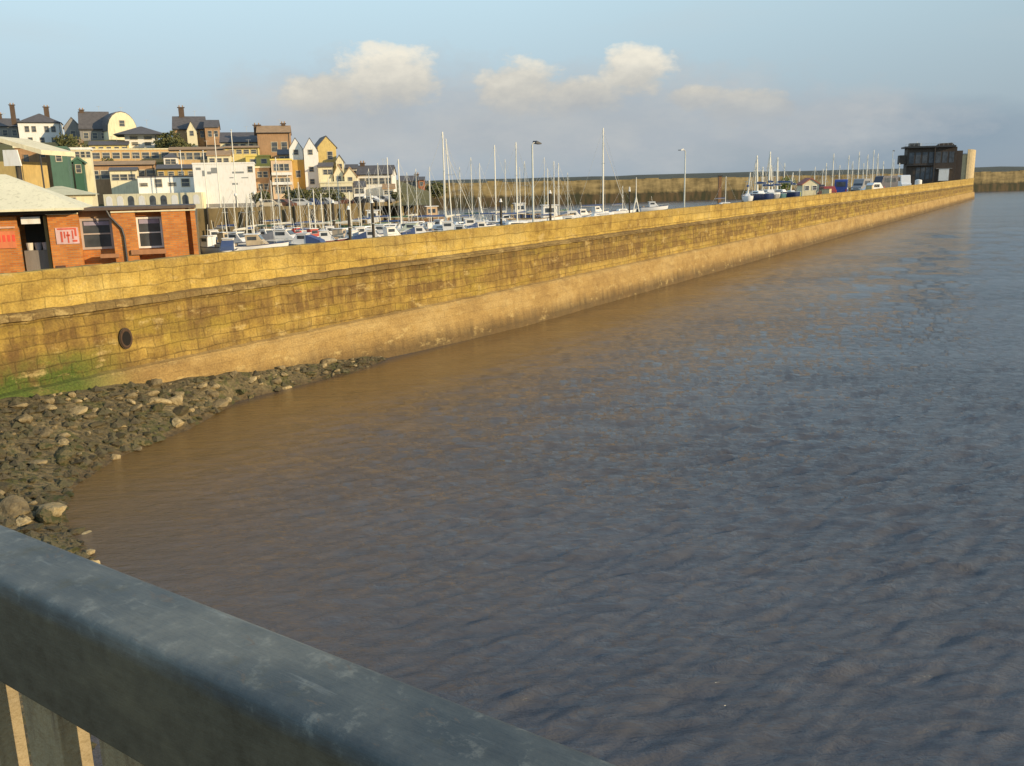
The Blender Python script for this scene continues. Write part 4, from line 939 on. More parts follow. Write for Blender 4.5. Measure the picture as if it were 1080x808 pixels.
for i, (px, Y, L, rz_, hm, cm, lb) in enumerate([
 (226, 124, 5.5, 30, BOATW, BOATW, 'small white boat behind the tan cabined boat by the kiosk'),
 (240, 103, 5.0, 100, BOATW, WHITE, 'white boat seen end on close to the kiosk'),
 (282, 122, 5.5, -40, BOATW, BOATW, 'white boat between the speedboat and the blue grey hulled boat'),
 (311, 126, 5.5, 60, BOATW, REDP, 'white boat with dull red cabin just left of the little sailing boat'),
 (318, 108, 6.0, 170, M('grey_hull',(.3,.3,.3),.4), BOATW, 'grey hulled boat in front of the little sailing boat, close behind the wall'),
 (349, 128, 5.5, 20, BOATW, BOATW, 'white boat behind the maroon hulled boat'),
 (371, 116, 5.0, 140, BOATW, BOATW, 'small white boat at the foot of the left mooring pile'),
 (393, 115, 5.5, 0, M('cream_hull',(.62,.50,.36),.4), BOATW, 'cream hulled boat at the foot of the second mooring pile'),
 (412, 120, 6.0, 30, BOATW, WHITE, 'white boat at the foot of the bright mast by the last white house'),
 (424, 138, 5.5, 200, M('maroon_hull',(.20,.05,.05),.4), BOATW, 'dull red hulled boat behind the green windowed boat'),
 (443, 122, 5.5, 10, NAVY, BOATW, 'navy hulled boat in front of the brown fishing boat'),
 (462, 144, 5.5, 160, BOATW, BOATW, 'white boat directly behind the tallest mast of the pair'),
 (487, 122, 6.0, -10, BOATW, BOATW, 'white boat close behind the wall right of the low cream boat'),
 (508, 132, 5.5, 15, M('grey_hull',(.3,.3,.3),.4), WHITE, 'grey hulled boat below the triangular half furled sail'),
 (533, 160, 6.0, 190, BOATW, BOATW, 'white boat beyond the mooring pile left of the big fishing boat'),
 (600, 142, 6.5, 5, BOATW, BOATW, 'white boat in front of the pale blue hulled boat'),
 (614, 178, 6.5, 25, BOATW, WHITE, 'white boat behind the pale blue hulled boat')]):
    motorboat(lb, px, Y, L, hullm=hm, rz=R(rz_), cabm=cm, cover=[None, BLUEC, None][i % 3])
for i, (px, Y, top, L, lb) in enumerate([
 (233, 128, 206, 6.5, 'sailing boat with mast in front of the left part of the tall white building'),
 (243, 134, 200, 7, 'sailing boat with thin mast left of the slanting one'),
 (273, 132, 196, 7, 'sailing boat with thin mast below the brown building'),
 (284, 130, 190, 7, 'sailing boat with mast left of the balcony building'),
 (302, 136, 184, 7.5, 'sailing boat with mast in front of the right part of the balcony building'),
 (313, 132, 192, 7, 'sailing boat with mast in front of the ochre house'),
 (345, 133, 188, 7.5, 'sailing boat with mast in front of the left small cottage'),
 (355, 140, 184, 7.5, 'sailing boat with mast between the two small cottages'),
 (377, 138, 190, 7.5, 'sailing boat with mast left of the long white terrace'),
 (388, 144, 178, 8, 'sailing boat with mast in front of the left end of the white terrace'),
 (398, 150, 172, 8.5, 'sailing boat with mast in front of the middle of the white terrace'),
 (428, 150, 182, 8, 'sailing boat with mast in front of the small pale house'),
 (438, 158, 178, 8, 'sailing boat with mast left of the orange brick house end'),
 (452, 150, 176, 8, 'sailing boat with mast right of the orange brick house end'),
 (484, 152, 176, 8, 'sailing boat with thin mast right of the tallest pair'),
 (505, 158, 172, 8, 'sailing boat with thin mast above the triangular half furled sail'),
 (532, 165, 168, 8, 'sailing boat with thin mast between two bright tall masts'),
 (553, 160, 170, 8, 'sailing boat with thin mast left of the double street lamp'),
 (573, 165, 166, 8, 'sailing boat with thin mast right of the street lamp above the fishing boat'),
 (598, 170, 182, 7.5, 'sailing boat with short mast above the pale blue hulled boat')]):
    yacht(lb, px, Y, top, L, [BOATW, NAVY, BOATW][i % 3], R(i*37 % 90-30), mastr=.065, cover=[SAIL, BLUEC, SAIL, M('green_canvas',(.05,.12,.07))][i % 4])
# boats standing on the pier deck
def on_deck(px, back): 
    s = s_of(px); p = W(s, -back, deckz(s)-.05)
    return p, s
def deckY(px, back):
    # the point on the deck line 'back' metres behind the wall seen in column px
    d = ray(px, 200); a = Vector((d.x, d.y, 0)); o0 = W(0, -back); den = a.x*WD.y-a.y*WD.x
    t_ = (o0.x*WD.y-o0.y*WD.x)/den; q = a*t_; s = (q-P0).dot(WD); return Vector((q.x, q.y, deckz(s)-.04)), s
for i, (px, top, L_, hm, lb) in enumerate([
    (789, 182, 4.5, BOATW, 'leftmost small sailing boat of the group standing on the pier'),
    (800, 164, 6, NAVY, 'dark hulled sailing boat on the pier, second mast of the group'),
    (806, 176, 4.5, M('grey_hull',(.3,.3,.3),.4), 'small grey hulled boat between the tall masts on the pier'),
    (811.5, 160, 6.5, BOATW, 'white boat on the pier with the brightest thick mast of the group'),
    (816, 174, 4.5, M('teal_hull',(.08,.18,.2),.4), 'small teal hulled boat with short mast on the pier'),
    (821.5, 166, 6, NAVY, 'dark hulled sailing boat at the right of the mast group on the pier'),
    (835, 182, 4.5, M('lime_hull',(.40,.45,.12),.4), 'small boat with lime green hull by the green bush on the pier')]):
    q, s = deckY(px, 9); q.z += .5
    r_ = yacht(lb, px, q.y, top, L_, hm, ANG+R(20+i*23 % 60), q.z, mastr=.14 if i % 2 else .11, sail=i in (1, 3, 5), group='small sailing boats stored on the pier', lean=(-.25, .2, .1, 0, .3, .15, -.2)[i])
    cr = MB()
    for x in (-1.2, 1.2):
        for sg in (-1, 1): cr.tube([(x, sg*.9, -.5), (x, sg*.35, .1)], .06, 5)
    cr.tube([(-1.5,0,-.45),(1.5,0,-.45)], .07, 5); cr.build('cradle', TIMB, r_)
# distant masts towards the pier end
for px, top, Y, lb in [(858, 176, 190, 'thin short mast boat left of the small red roofed hut'), (866.5, 178, 200, 'boat mast beside the red roofed hut'), (877, 162, 175, 'boat with bright tall mast directly left of the blue van'),
                       (893, 164, 190, 'boat with faint mast rising behind the blue van'), (904, 160, 200, 'boat mast between the blue van and dark van, left one'), (913, 163, 185, 'boat mast between the blue van and dark van, middle one'),
                       (924, 162, 190, 'boat mast directly left of the dark van'), (941, 168, 220, 'boat mast directly right of the dark van'), (765, 186, 240, 'small boat mast at the far pier left of the mast group'), (796, 172, 175, 'thin mast behind the left edge of the mast group on the pier'), (826, 172, 180, 'thin mast behind the right edge of the mast group'), (842, 178, 190, 'short thin mast right of the green bush on the pier'), (870, 172, 185, 'thin mast between the red roofed hut and the bright mast'), (884, 174, 200, 'thin short mast above the left end of the blue van'), (898, 170, 210, 'faint mast above the right end of the blue van'), (909, 172, 215, 'faint mast midway between the blue and dark vans'), (919, 158, 205, 'tall faint mast left of the mast beside the dark van'), (930, 170, 215, 'faint mast above the dark van'), (947, 172, 225, 'faint mast above the white van by the pier building')]:
    yacht(lb, px, Y, top, 8, rz=R(px*7 % 60), mastr=.11, sail=px in (913, 924))
# two legged white pole
t = thing('tripod_beacon', 'white slim pole on two spread legs standing in the harbour', 'beacon', (xat(671,190,200), 190, 0))
zt_ = zat(671, 187, 190)
MB().tube([(0,0,zt_*.38),(0,0,zt_)], .12, 8, .07).build('pole', ALU, t)
for sx in (-1, 1): MB().tube([(sx*1.0,0,-.5),(0,0,zt_*.5)], .13, 8).build('leg', ALU, t)
MB().tube([(-.6,0,1.8),(.6,0,1.8)], .06, 6).build('brace', ALU, t)
t = thing('channel_marker', 'short white post left of the two legged pole', 'post', (xat(664,195,200), 195, 0))
MB().tube([(0,0,-1),(0,0,zat(664,199,195))], .15, 8).build('pole', DWOOD, t); MB().tube([(0,0,zat(664,202,195)),(0,0,zat(664,197,195))], .22, 8, .12).build('cap', WHITE, t)
t = thing('channel_post', 'rusty orange post in front of the far pier', 'post', (xat(759,300,200), 300, 0))
MB().box(-.5,.5,-.5,.5,-1,zat(759,186,300)).build('pole', M('rust_red',(.24,.13,.06)), t); MB().box(-.7,.7,-.7,.7,zat(759,186,300),zat(759,185,300)).build('cap', DGREY, t)
# mooring piles
for i, (px, pt_, lb) in enumerate([(368, 221, 'dark mooring pile with white cap left of the flat roofed white boat'), (393, 214, 'dark mooring pile with white cap right of the flat roofed white boat'), (528.5, 213, 'dark mooring pile with white cap left of the big fishing boat'), (580.5, 204, 'dark mooring pile at the bow of the big fishing boat'), (352, 214, 'thin dark mooring pile behind the cream cabin boat')]):
    Y = 112 if i < 2 else 128
    t = thing('mooring_pile', lb, 'mooring pile', (xat(px, Y, 230), Y, 0), 0, 'mooring piles in the harbour'); z1 = zat(px, pt_, Y)
    MB().tube([(0,0,-2),(0,0,z1)], .19, 10, .17).build('pile', DWOOD, t)
    MB().tube([(0,0,z1),(0,0,z1+.12),(0,0,z1+.45)], .26, 10, .10).build('cap', WHITE, t)
    MB().ring((0,0,z1*.55), .24, .05, 'z', 14, 6).build('collar', GALV, t)
# fender piles and ladders against the quay wall, cars and lamps on the quay
k = 0
for (x0, y0), (x1, y1) in list(zip(QP, QP[1:]))[2:6]:
    d_ = Vector((x1-x0, y1-y0, 0)); Lq = d_.length; d_.normalize(); n_ = Vector((d_.y, -d_.x, 0)); j = 1.5
    while j < Lq:
        p = Vector((x0, y0, 0))+d_*j+n_*.35; k += 1
        o = MB().tube([(0,0,-2),(0,0,ZQ+random.uniform(-.6,.5))], .19, 8, .16).build('fender_pile', DWOOD); o.location = p
        tag(o, 'dark upright timber pile standing against the quay wall below the town', 'timber pile', 'timber piles along the quay wall'); j += random.uniform(2.2, 4.2)
cols = [('white', (.7,.7,.68)), ('dark blue', (.04,.06,.14)), ('silver', (.45,.45,.45)), ('brown', (.16,.07,.04)), ('black', (.03,.03,.03)), ('pale green', (.3,.4,.3)), ('grey', (.2,.2,.21)), ('cream', (.6,.52,.38))]
def car(lb, loc, rz, c, nm):
    t = thing('parked_car', lb, 'car', loc, rz, 'cars parked on the quay'); L = 4.2; Wd = 1.75; m_ = M('car_'+nm.replace(' ', '_'), c, .35, .05)
    MB().prism([(-L/2,.3),(L/2,.3),(L/2,.75),(L/2-.9,.95),(L/2-1.6,1.45),(-L/2+.7,1.45),(-L/2+.1,.95),(-L/2,.8)], -Wd/2, Wd/2, 'y').build('body', m_, t, bevel=.05)
    for sg in (-1, 1):
        MB().prism([(-L/2+.6,.98),(L/2-1.1,.98),(L/2-1.65,1.36),(-L/2+.85,1.36)], sg*(Wd/2+.004)-.012, sg*(Wd/2+.004)+.012, 'y').build('side_window', GLASS, t)
        for x in (-L/2+.8, L/2-.8): MB().tube([(x, sg*(Wd/2-.2), .31), (x, sg*(Wd/2+.02), .31)], .31, 12).build('wheel', RUBBER, t)
for i, (px, Y, ci, w_) in enumerate([(317, 157, 0, 'below the ochre house'), (327, 158, 1, 'below the white gabled house'), (342, 160, 2, 'below the wide cream harbour building'), (360, 163, 3, 'in front of the small gabled cottages'), (383, 168, 4, 'right of the low white building'), (392, 170, 0, 'left part of the long white terrace front'), (403, 173, 6, 'right part of the long white terrace front'), (283, 154, 7, 'in front of the tall brown building'), (298, 155, 3, 'in front of the balcony building'), (430, 212, 2, 'in front of the small pale house')]):
    car(cols[ci][0]+' car parked on the quay '+w_, (xat(px, Y), Y, ZQ+.01), R(random.uniform(-25, 25)), cols[ci][1], cols[ci][0])
for i, (px, Y, pt, w_) in enumerate([(383, 160, 212, 'left of two white globe lamps near the mooring piles'), (391, 161, 216, 'right of two white globe lamps near the mooring piles'), (246, 150.8, 207, 'white globe lamp in front of the tall white building'), (266, 151, 205, 'white globe lamp at the right corner of the tall white building'), (272, 151, 223, 'low white globe lamp at the quay edge below the brown building')]):
    t = thing('globe_lamp', w_, 'lamp post', (xat(px, Y), Y+1, ZQ), 0, 'globe lamps on the quay'); zt_ = max(1.2, zat(px, pt, Y+1)-ZQ)
    MB().tube([(0,0,0),(0,0,zt_)], .07, 8).build('post', DGREY, t); MB().ball((0,0,zt_+.2), .28,.28,.28).build('globe', WHITE, t, True)
# pontoon walkways
for i, (pa, pb_, Y, lb) in enumerate([(250, 420, 134, 'floating walkway between the left harbour boats'), (440, 600, 156, 'floating walkway behind the tallest masts'), (215, 300, 142, 'timber landing stage under the white harbour building')]):
    t = thing('pontoon', lb, 'pontoon', (xat((pa+pb_)/2, Y, 235), Y, 0), R(4), 'floating walkways'); w_ = xat(pb_, Y)-xat(pa, Y)
    MB().box(-w_/2, w_/2, -.9, .9, .25, .45).build('deck', M('pontoon_board',(.32,.26,.18)), t); MB().box(-w_/2, w_/2, -.7, .7, -.3, .247).build('float', DGREY, t)
    for k in range(5): x = -w_/2+w_*(k+.5)/5; MB().tube([(x,.98,-1.5),(x,.98,1.9+i*.4)], .12, 8).build('guide_post', DWOOD, t)
# flagpoles and street lamps
for px, top, Y, lb in [(219, 143, 150, 'left of two white flagpoles before the tall white building'), (237.5, 138, 149, 'right, taller one of two white flagpoles before the tall white building'), (205.5, 160, 154, 'short white pole at the left corner of the tall white building'), (181, 160, 159, 'white pole rising in front of the lower white building')]:
    t = thing('flagpole', lb, 'flagpole', (xat(px, Y), Y+6, ZQ), 0, 'white flagpoles on the quay'); zt_ = zat(px, top, Y+6)-ZQ
    MB().tube([(0,0,0),(0,0,zt_)], .11, 8, .07).build('pole', ALU, t); MB().ball((0,0,zt_+.1), .13,.13,.13).build('finial', GALV, t); MB().box(-.3,.3,-.3,.3,0,.25).build('base', GREYW, t)
def lamp(px, top, head_dx, lb, dark):
    q, s = deckY(px, 2.2); t = thing('street_lamp', lb, 'street lamp', q, ANG, 'street lamps along the pier'); zt_ = zat(px, top, q.y)-q.z
    MB().tube([(0,0,0),(0,0,1.2),(0,0,zt_)], .085, 10, .05).build('pole', M('lamp_pole',(.62,.64,.58),.5), t)
    MB().tube([(0,0,zt_),(head_dx*.3,0,zt_+.12),(head_dx,0,zt_+.15)], .035, 8).build('arm', GALV, t)
    hd = MB().prism([(head_dx-.1,zt_+.10),(head_dx+.55*(1 if head_dx > 0 else -1),zt_+.06),(head_dx+.6*(1 if head_dx > 0 else -1),zt_+.13),(head_dx,zt_+.26)], -.14, .14, 'y').build('lamp_head', M('lamp_head_dark',(.10,.10,.10)) if dark else M('lamp_head_pale',(.6,.6,.58)), t)
    MB().box(-.14,.14,-.14,.14,0,.5).build('base', GALV, t)
    return t
lamp(562, 153, .35, 'pale street lamp with dark head pointing right above the big fishing boat', True)
lamp(722, 160, -.75, 'pale slim street lamp with its head pointing left over the wall', False)
lamp(939, 160, .6, 'distant thin lamp post beside the dark van on the pier', True)
# ------------------------------------------------------------------ vehicles on the pier
def van(lb, px, back, L=5.2, Wd=1.95, Hh=2.5, mat_=BLUE, rz=0, dz=0, kind='van', stripe=None):
    q, s = deckY(px, back); q.z += dz; t = thing('parked_van' if kind == 'van' else 'parked_car', lb, kind, q, rz)
    if kind == 'van': pts = [(-L/2,.4),(L/2,.4),(L/2,1.1),(L/2-.75,1.35),(L/2-1.35,Hh-.1),(L/2-1.7,Hh),(-L/2+.08,Hh),(-L/2,Hh-.2)]
    else: pts = [(-L/2,.35),(L/2,.35),(L/2,.75),(L/2-.9,.95),(L/2-1.6,Hh),(-L/2+1.0,Hh),(-L/2+.3,.98),(-L/2,.85)]
    MB().prism(pts, -Wd/2, Wd/2, 'y').build('body', mat_, t, bevel=.06)
    for sg in (-1, 1):
        MB().box(-L/2+.7 if kind == 'van' else -L/2+1.2, L/2-1.65, sg*(Wd/2+.004)-.012, sg*(Wd/2+.004)+.012, Hh*.58, Hh*.85).build('side_window', GLASS, t)
        if stripe: MB().box(-L/2+.1, L/2-.8, sg*(Wd/2+.002)-.01, sg*(Wd/2+.002)+.01, Hh*.44, Hh*.52).build('stripe', WHITE, t)
        for x in (-L/2+.95, L/2-.95):
            w_ = MB().tube([(x, sg*(Wd/2-.2), .35), (x, sg*(Wd/2+.02), .35)], .35, 16).build('wheel', RUBBER, t)
            MB().tube([(x, sg*(Wd/2+.0), .35), (x, sg*(Wd/2+.035), .35)], .2, 12).build('rim', GALV, w_)
        MB().box(L/2-.06, L/2+.03, sg*Wd*.36-.18, sg*Wd*.36+.18, .72, .92).build('headlight', WHITE, t)
        MB().box(-L/2-.03, -L/2+.06, sg*Wd*.42-.08, sg*Wd*.42+.08, .85, 1.2).build('tail_light', REDP, t)
    if kind == 'van':
        MB().add([(L/2-.78,-Wd*.42,1.42),(L/2-.78,Wd*.42,1.42),(L/2-1.32,Wd*.40,Hh-.18),(L/2-1.32,-Wd*.40,Hh-.18)], [(0,1,2,3)]).build('windscreen', GLASS, t)
        for v in t.children: pass
        MB().box(-L/2-.03, -L/2-.005, -Wd*.36, Wd*.36, Hh*.6, Hh*.86).build('rear_window', GLASS, t)
    MB().box(L/2-.02, L/2+.12, -Wd/2+.05, Wd/2-.05, .35, .6).build('bumper', DGREY, t)
    return t
van('bright blue van with white stripe parked on the pier left of the masts', 887, 5, 4.4, 1.9, 2.7, BLUE, ANG+R(10), stripe=1)
van('dark grey van parked on the pier left of the black building', 932, 5, 5.6, 2, 3.0, M('van_dark',(.06,.065,.09),.4), ANG+R(150))
van('white van parked in front of the black pier building', 953, 5, 5.0, 2, 3.0, BOATW, ANG+R(200))
van('small dark red car parked on the pier right of the red roofed hut', 872, 6, 4.2, 1.75, 1.75, M('car_red',(.3,.06,.05),.4), ANG+R(30), kind='car')
van('silver grey van between the blue van and the dark van on the pier', 908, 7, 5.0, 1.9, 2.6, M('car_silver2',(.30,.30,.30),.4), ANG+R(170))
van('small white car partly hidden left of the dark grey van', 920, 4, 4.0, 1.7, 1.9, BOATW, ANG+R(140), kind='car')
van('small dark car behind the cream crate on the pier', 863, 9, 4.1, 1.7, 1.9, M('car_dark2',(.05,.05,.06),.4), ANG+R(20), kind='car')
# hut on the pier
q, s = deckY(855, 9)
ht = thing('pier_hut', 'small cream hut with red roof standing on the pier', 'hut', q, ANG-R(60)); wd = 2.6
MB().prism([(-wd/2,0),(wd/2,0),(wd/2,2.1),(0,2.9),(-wd/2,2.1)], 0, 3, 'y').build('wall', CREAM, ht)
MB().prism([(-wd/2-.2,1.95),(0,2.905),(wd/2+.2,1.95),(wd/2+.2,2.1),(0,3.08),(-wd/2-.2,2.1)], -.15, 3.15, 'y').build('roof', M('hut_red',(.36,.12,.08)), ht)
window(ht, -.6, 1.2, .6, .6); window(ht, .6, 1.2, .6, .6)
# pier-end building
q, s = deckY(980, 7)
rb_ = math.atan2(-q.x, q.y)+R(8); pb = thing('pier_building', 'black flat roofed two storey building with glass front at the pier end', 'building', q, rb_)
DK = M('black_cladding', (.075,.055,.04), .7, .4, .8)
zr = zat(975, 154, q.y)-q.z; hw_ = 7.0
Wp = (xat(1008, q.y)-xat(957, q.y))*.93
MB().box(-Wp*.5, Wp*.5, 0, 7, 0, zr-.45).build('wall', DK, pb)
MB().box(-Wp*.5-.9, Wp*.46, -1.1, 7.6, zr-.447, zr).build('roof', DGREY, pb)
MB().box(-Wp*.5-1.9, -Wp*.5-.003, .5, 5, zr*.55, zr*.78).build('side_cabin', DK, pb)
for k in range(7):
    x = -Wp*.46+k*Wp*.135
    MB().box(x, x+Wp*.10, -.03, -.003, zr*.56, zr*.84).build('window', Mglass('pier_glass', (.05,.055,.06)), pb)
for k in range(4):
    x = -Wp*.3+k*Wp*.1
    MB().box(x, x+Wp*.08, -.03, -.003, zr*.14, zr*.45).build('window', Mglass('pier_glass', (.05,.055,.06)), pb)
MB().box(Wp*.16, Wp*.36, -.9, -.003, 1.0, zr*.40).build('white_porch', WHITE, pb)
MB().box(Wp*.10, Wp*.42, -1.0, -.02, zr*.40+.003, zr*.40+.18).build('porch_roof', GREYW, pb)
for x in (Wp*.05, Wp*.47): MB().box(x-.12, x+.12, -1.05, -.8, 0, zr-.45).build('column', DK, pb)
rl = MB()
for k in range(12): x = -Wp*.5-.7+k*Wp*.085; rl.tube([(x,-1.0,zr),(x,-1.0,zr+.6)], .03, 5)
rl.tube([(-Wp*.5-.7,-1.0,zr+.6),(Wp*.44,-1.0,zr+.6)], .03, 5); rl.build('roof_rail', GALV, pb)
for x, h in ((-Wp*.3, 1.3), (-Wp*.22, .9)): MB().tube([(x,2,zr),(x,2,zr+h)], .08, 6).build('vent_pipe', GALV, pb)
# cream curved bastion
MB().box(Wp*.5+.003, Wp*.5+1.6, .8, 6, 0, zr*.86).build('stair_block', DK, pb)
MB().box(-Wp*.5+.6, -Wp*.5+3.2, 1.5, 4.5, zr+.003, zr+.9).build('plant_room', DGREY, pb)
MB().prism([(Wp*.1, zr+.003), (Wp*.46, zr+.003), (Wp*.40, zr+.75), (Wp*.16, zr+.6)], 1.2, 4.5, 'y').build('roof_housing', DK, pb)
MB().box(-Wp*.5-.7, Wp*.05, -1.0, -.003, zr*.5, zr*.5+.12).build('balcony', DGREY, pb)
q, s = deckY(1014, 6)
bt_ = thing('pier_head_shelter', 'cream curved sunlit wall shelter at the very end of the pier', 'shelter', q, 0)
zz1 = zat(1010, 158, q.y)-q.z
mb = MB(); nn_ = 14
for i in range(nn_+1):
    a = R(-100)+R(190)*i/nn_; r_ = 3.5; h = zz1*(1-.3*(i/nn_)**2)
    for rr in (r_, r_-.4): mb.v += [(rr*math.cos(a), rr*math.sin(a), 0), (rr*math.cos(a), rr*math.sin(a), h)]
for i in range(nn_):
    o_ = 4*i; mb.f += [(o_, o_+4, o_+5, o_+1), (o_+2, o_+3, o_+7, o_+6), (o_+1, o_+5, o_+7, o_+3)]
mb.f += [(0,1,3,2), (4*nn_, 4*nn_+2, 4*nn_+3, 4*nn_+1)]
mb.build('wall', M('sunlit_stone',(.56,.44,.24)), bt_)
MB().tube([(0,0,0),(0,0,zz1*.85)], 2.9, 20).build('core', M('sunlit_stone',(.56,.44,.24)), bt_)
MB().tube([(0,0,zz1*.85),(0,0,zz1*.85+.35)], 3.0, 20, .5).build('cap', GREYW, bt_)
q, s = deckY(968, 3)
tk = thing('white_tank', 'small white round tank by the parapet in front of the pier building', 'tank', q)
MB().tube([(0,0,.15),(0,0,1.3),(0,0,1.8)], .75, 16, .72).build('body', WHITE, tk); MB().tube([(0,0,1.8),(0,0,1.95)], .72, 16, .25).build('lid', WHITE, tk); MB().box(-.6,.6,-.6,.6,0,.15).build('base', GREYW, tk)
for i, (px, py_) in enumerate([(872, 0), (917, 0)]):
    q, s = deckY(px, 3); o = thing('timber_crate', ['cream crate stack beside the blue van on the pier', 'pale crate left of the dark van on the pier'][i], 'crate', q, ANG)
    MB().box(-.7,.7,-.5,.5,.1,1.5).build('box', M('crate_cream',(.62,.52,.30)), o); MB().box(-.75,.75,-.55,.55,0,.1).build('pallet', TIMB, o); MB().box(-.73,.73,-.53,.53,1.5,1.56).build('lid', TIMB, o)
# ------------------------------------------------------------------ vegetation: bushes on the bank
def leafmat(name, c1, c2):
    m, nt, b = nodes(name); oi = nt.nodes.new('ShaderNodeNewGeometry').outputs['Random Per Island']
    nt.links.new(ramp(nt, oi, [(0, c1), (1, c2)]), b.inputs['Base Color']); b.inputs['Roughness'].default_value = .8; return m
LF = leafmat('leaves', (.035,.045,.012), (.13,.13,.04))
def bush(lb, loc, r_, h, n=1300, name='bush', trunk=.4, cat='bush', mat=LF):
    t = thing(name, lb, cat, loc, 0, 'bushes and small trees'); rg = random.Random(int(loc[0]*10))
    MB().tube([(0,0,-.3),(.05,0,h*trunk),(0,.05,h*.75)], h*.05+.05, 7, .03).build('trunk', TIMB, t)
    mb = MB()
    lobes = [(rg.uniform(-.6,.6)*r_, rg.uniform(-.6,.6)*r_, h*(trunk+rg.uniform(0,.5)), r_*rg.uniform(.4,.65)) for _ in range(8)]
    for _ in range(n):
        cx, cy, cz, lr = rg.choice(lobes); v = Vector((rg.gauss(0,1), rg.gauss(0,1), rg.gauss(0,1))).normalized()*lr*rg.uniform(.6,1.1)
        c = Vector((cx, cy, cz+0))+Vector((v.x, v.y, v.z*.8)); c.z = max(.1, c.z); u = Vector((rg.gauss(0,1), rg.gauss(0,1), rg.gauss(0,1))).normalized(); w_ = u.orthogonal().normalized(); sz = r_*rg.uniform(.04,.09)
        mb.add([c-u*sz-w_*sz*.6, c+u*sz-w_*sz*.5, c+u*sz*.8+w_*sz, c-u*sz*.7+w_*sz*.8], [(0,1,2,3)])
    mb.build('crown', mat, t, recalc=False); return t
veg = [('olive bush on the bank left of the dormer house', 182, 204, 3.2, 4), ('olive bush on the bank below the dormer house', 200, 202, 3, 3.5), ('low bush left of the brown chimney house', 262, 198, 2.2, 3.5), ('dark bush below the tall brown chimney', 283, 190, 2.4, 5),
       ('bush between the cottages and the white gables', 347, 172, 1.8, 3.2), ('bush behind the shop row left side', 126, 190, 2.6, 3.5), ('bush right end of the long white terrace', 417, 178, 1.6, 2),
       ('bush below the low dark gabled house', 82, 200, 3, 4.5)]
for lb, px, Y, r_, h in veg:
    x = xat(px, Y); bush(lb, (x, Y, hill_z(x, Y)-.2), r_, h)
for lb, px, Y, r_, h in [('bush on the quay below the cream harbour building, left one', 332, 160, 2.2, 2.6), ('bush on the quay left of the low white building', 352, 163, 2, 2.4), ('bush at the quay right of the balcony building', 312, 158, 2.2, 3),
                         ('dark bush on the far quay left of the tallest masts', 458, 262, 4, 3), ('tree left of the balcony building on the quay', 276, 157, 1.8, 3)]:
    x = xat(px, Y); bush(lb, (x, Y, ZQ-.1), r_, h)
q, s = deckY(829, 11); bush('bright green bush behind the boats stored on the pier', tuple(q), 1.3, 3.4, mat=leafmat('lime_leaves', (.08,.12,.02), (.22,.26,.06)))
# scrub along the top of the far land as stuff
mb = MB(); rg = random.Random(5)
for _ in range(5000):
    px = rg.uniform(440, 1120); i_ = (px-449)/(1190-449); q = A+d*(L2*max(0, min(1, i_)))-nn*rg.uniform(13, 40)
    c = Vector((q.x, q.y, rg.uniform(3, 8.3)*(.85+.25*noise.noise(Vector((q.x*.03, 0, 0)))))); sz = rg.uniform(.5, 1.3)
    u = Vector((rg.gauss(0,1), rg.gauss(0,1), rg.gauss(0,1))).normalized(); w_ = u.orthogonal().normalized()
    mb.add([c-u*sz-w_*sz*.6, c+u*sz-w_*sz*.5, c+u*sz*.8+w_*sz, c-u*sz*.7+w_*sz*.8], [(0,1,2,3)])
tag(mb.build('scrub', leafmat('scrub', (.05,.05,.02), (.15,.12,.05)), recalc=False), 'belt of scrub and hedges behind the distant pier', 'scrub', kind='stuff')
# ------------------------------------------------------------------ foreground railing
def rail_pt(px, py, drop):
    dd = ray(px, py); k = -drop/dd.z; return dd*k
DROP = .5
f0, f1 = rail_pt(0, 551, DROP), rail_pt(658, 806, DROP); n0 = rail_pt(0, 612, DROP); 
rd = (f1-f0); rd.z = 0; rd.normalize(); rn = Vector((-rd.y, rd.x, 0)); 
if rn.y > 0: rn = -rn                                   # rn points to the camera side
wid = (n0-f0).dot(rn)
print('rail', rd, rn, wid)
rw = wid; bh = .17
org = Vector((f0.x, f0.y, H-DROP)); rz = math.atan2(rd.y, rd.x)
rl = thing('railing', 'blue grey painted wooden handrail on square posts in the foreground', 'railing', org, rz)
# local: x along rail, y: far(+)/near(-)? rn in local is (0,-1) when rd cross
sgn = -1 if Matrix.Rotation(-rz, 3, 'Z') @ rn == 0 else ( -1 if (Matrix.Rotation(-rz, 3, 'Z') @ rn).y < 0 else 1)
prof = []
def arc(cx, cz, r, a0, a1, n=6):
    for i in range(n+1):
        a = R(a0+(a1-a0)*i/n); prof.append((cx+r*math.cos(a), cz+r*math.sin(a)))
rb = .013
arc(rw-rb, -rb, rb, 0, 90); arc(.008, -.008, .008, 90, 180, 3); prof += [(0, -bh+.006), (.006, -bh)]; arc(rw-.008, -bh+.008, .008, -90, 0, 3)
mb = MB(); xs = [-2.2+i*.05 for i in range(85)]; m_ = len(prof)
for x in xs:
    for (y, z) in prof:
        w1_ = .0012*noise.noise(Vector((x*3, y*20, z*20))); mb.v.append((x, sgn*(y+w1_), z+w1_))
for i in range(len(xs)-1):
    for k in range(m_): mb.f.append((i*m_+k, (i+1)*m_+k, (i+1)*m_+(k+1) % m_, i*m_+(k+1) % m_))
mb.f += [tuple(range(m_)), tuple((len(xs)-1)*m_+k for k in range(m_))]
m, nt, b = nodes('weathered_rail_paint'); tc = nt.nodes.new('ShaderNodeTexCoord').outputs['Object']
gr_ = tex(nt, mapping(nt, tc, (3, 25, 25)), 1, 6, .65); sp_ = tex(nt, tc, 28, 6, .7); bl_ = tex(nt, mapping(nt, tc, (2.5, 5, 5)), 1, 5)
c = ramp(nt, bl_, [(.36, (.055,.068,.070)), (.5, (.095,.106,.098)), (.64, (.165,.168,.140))])
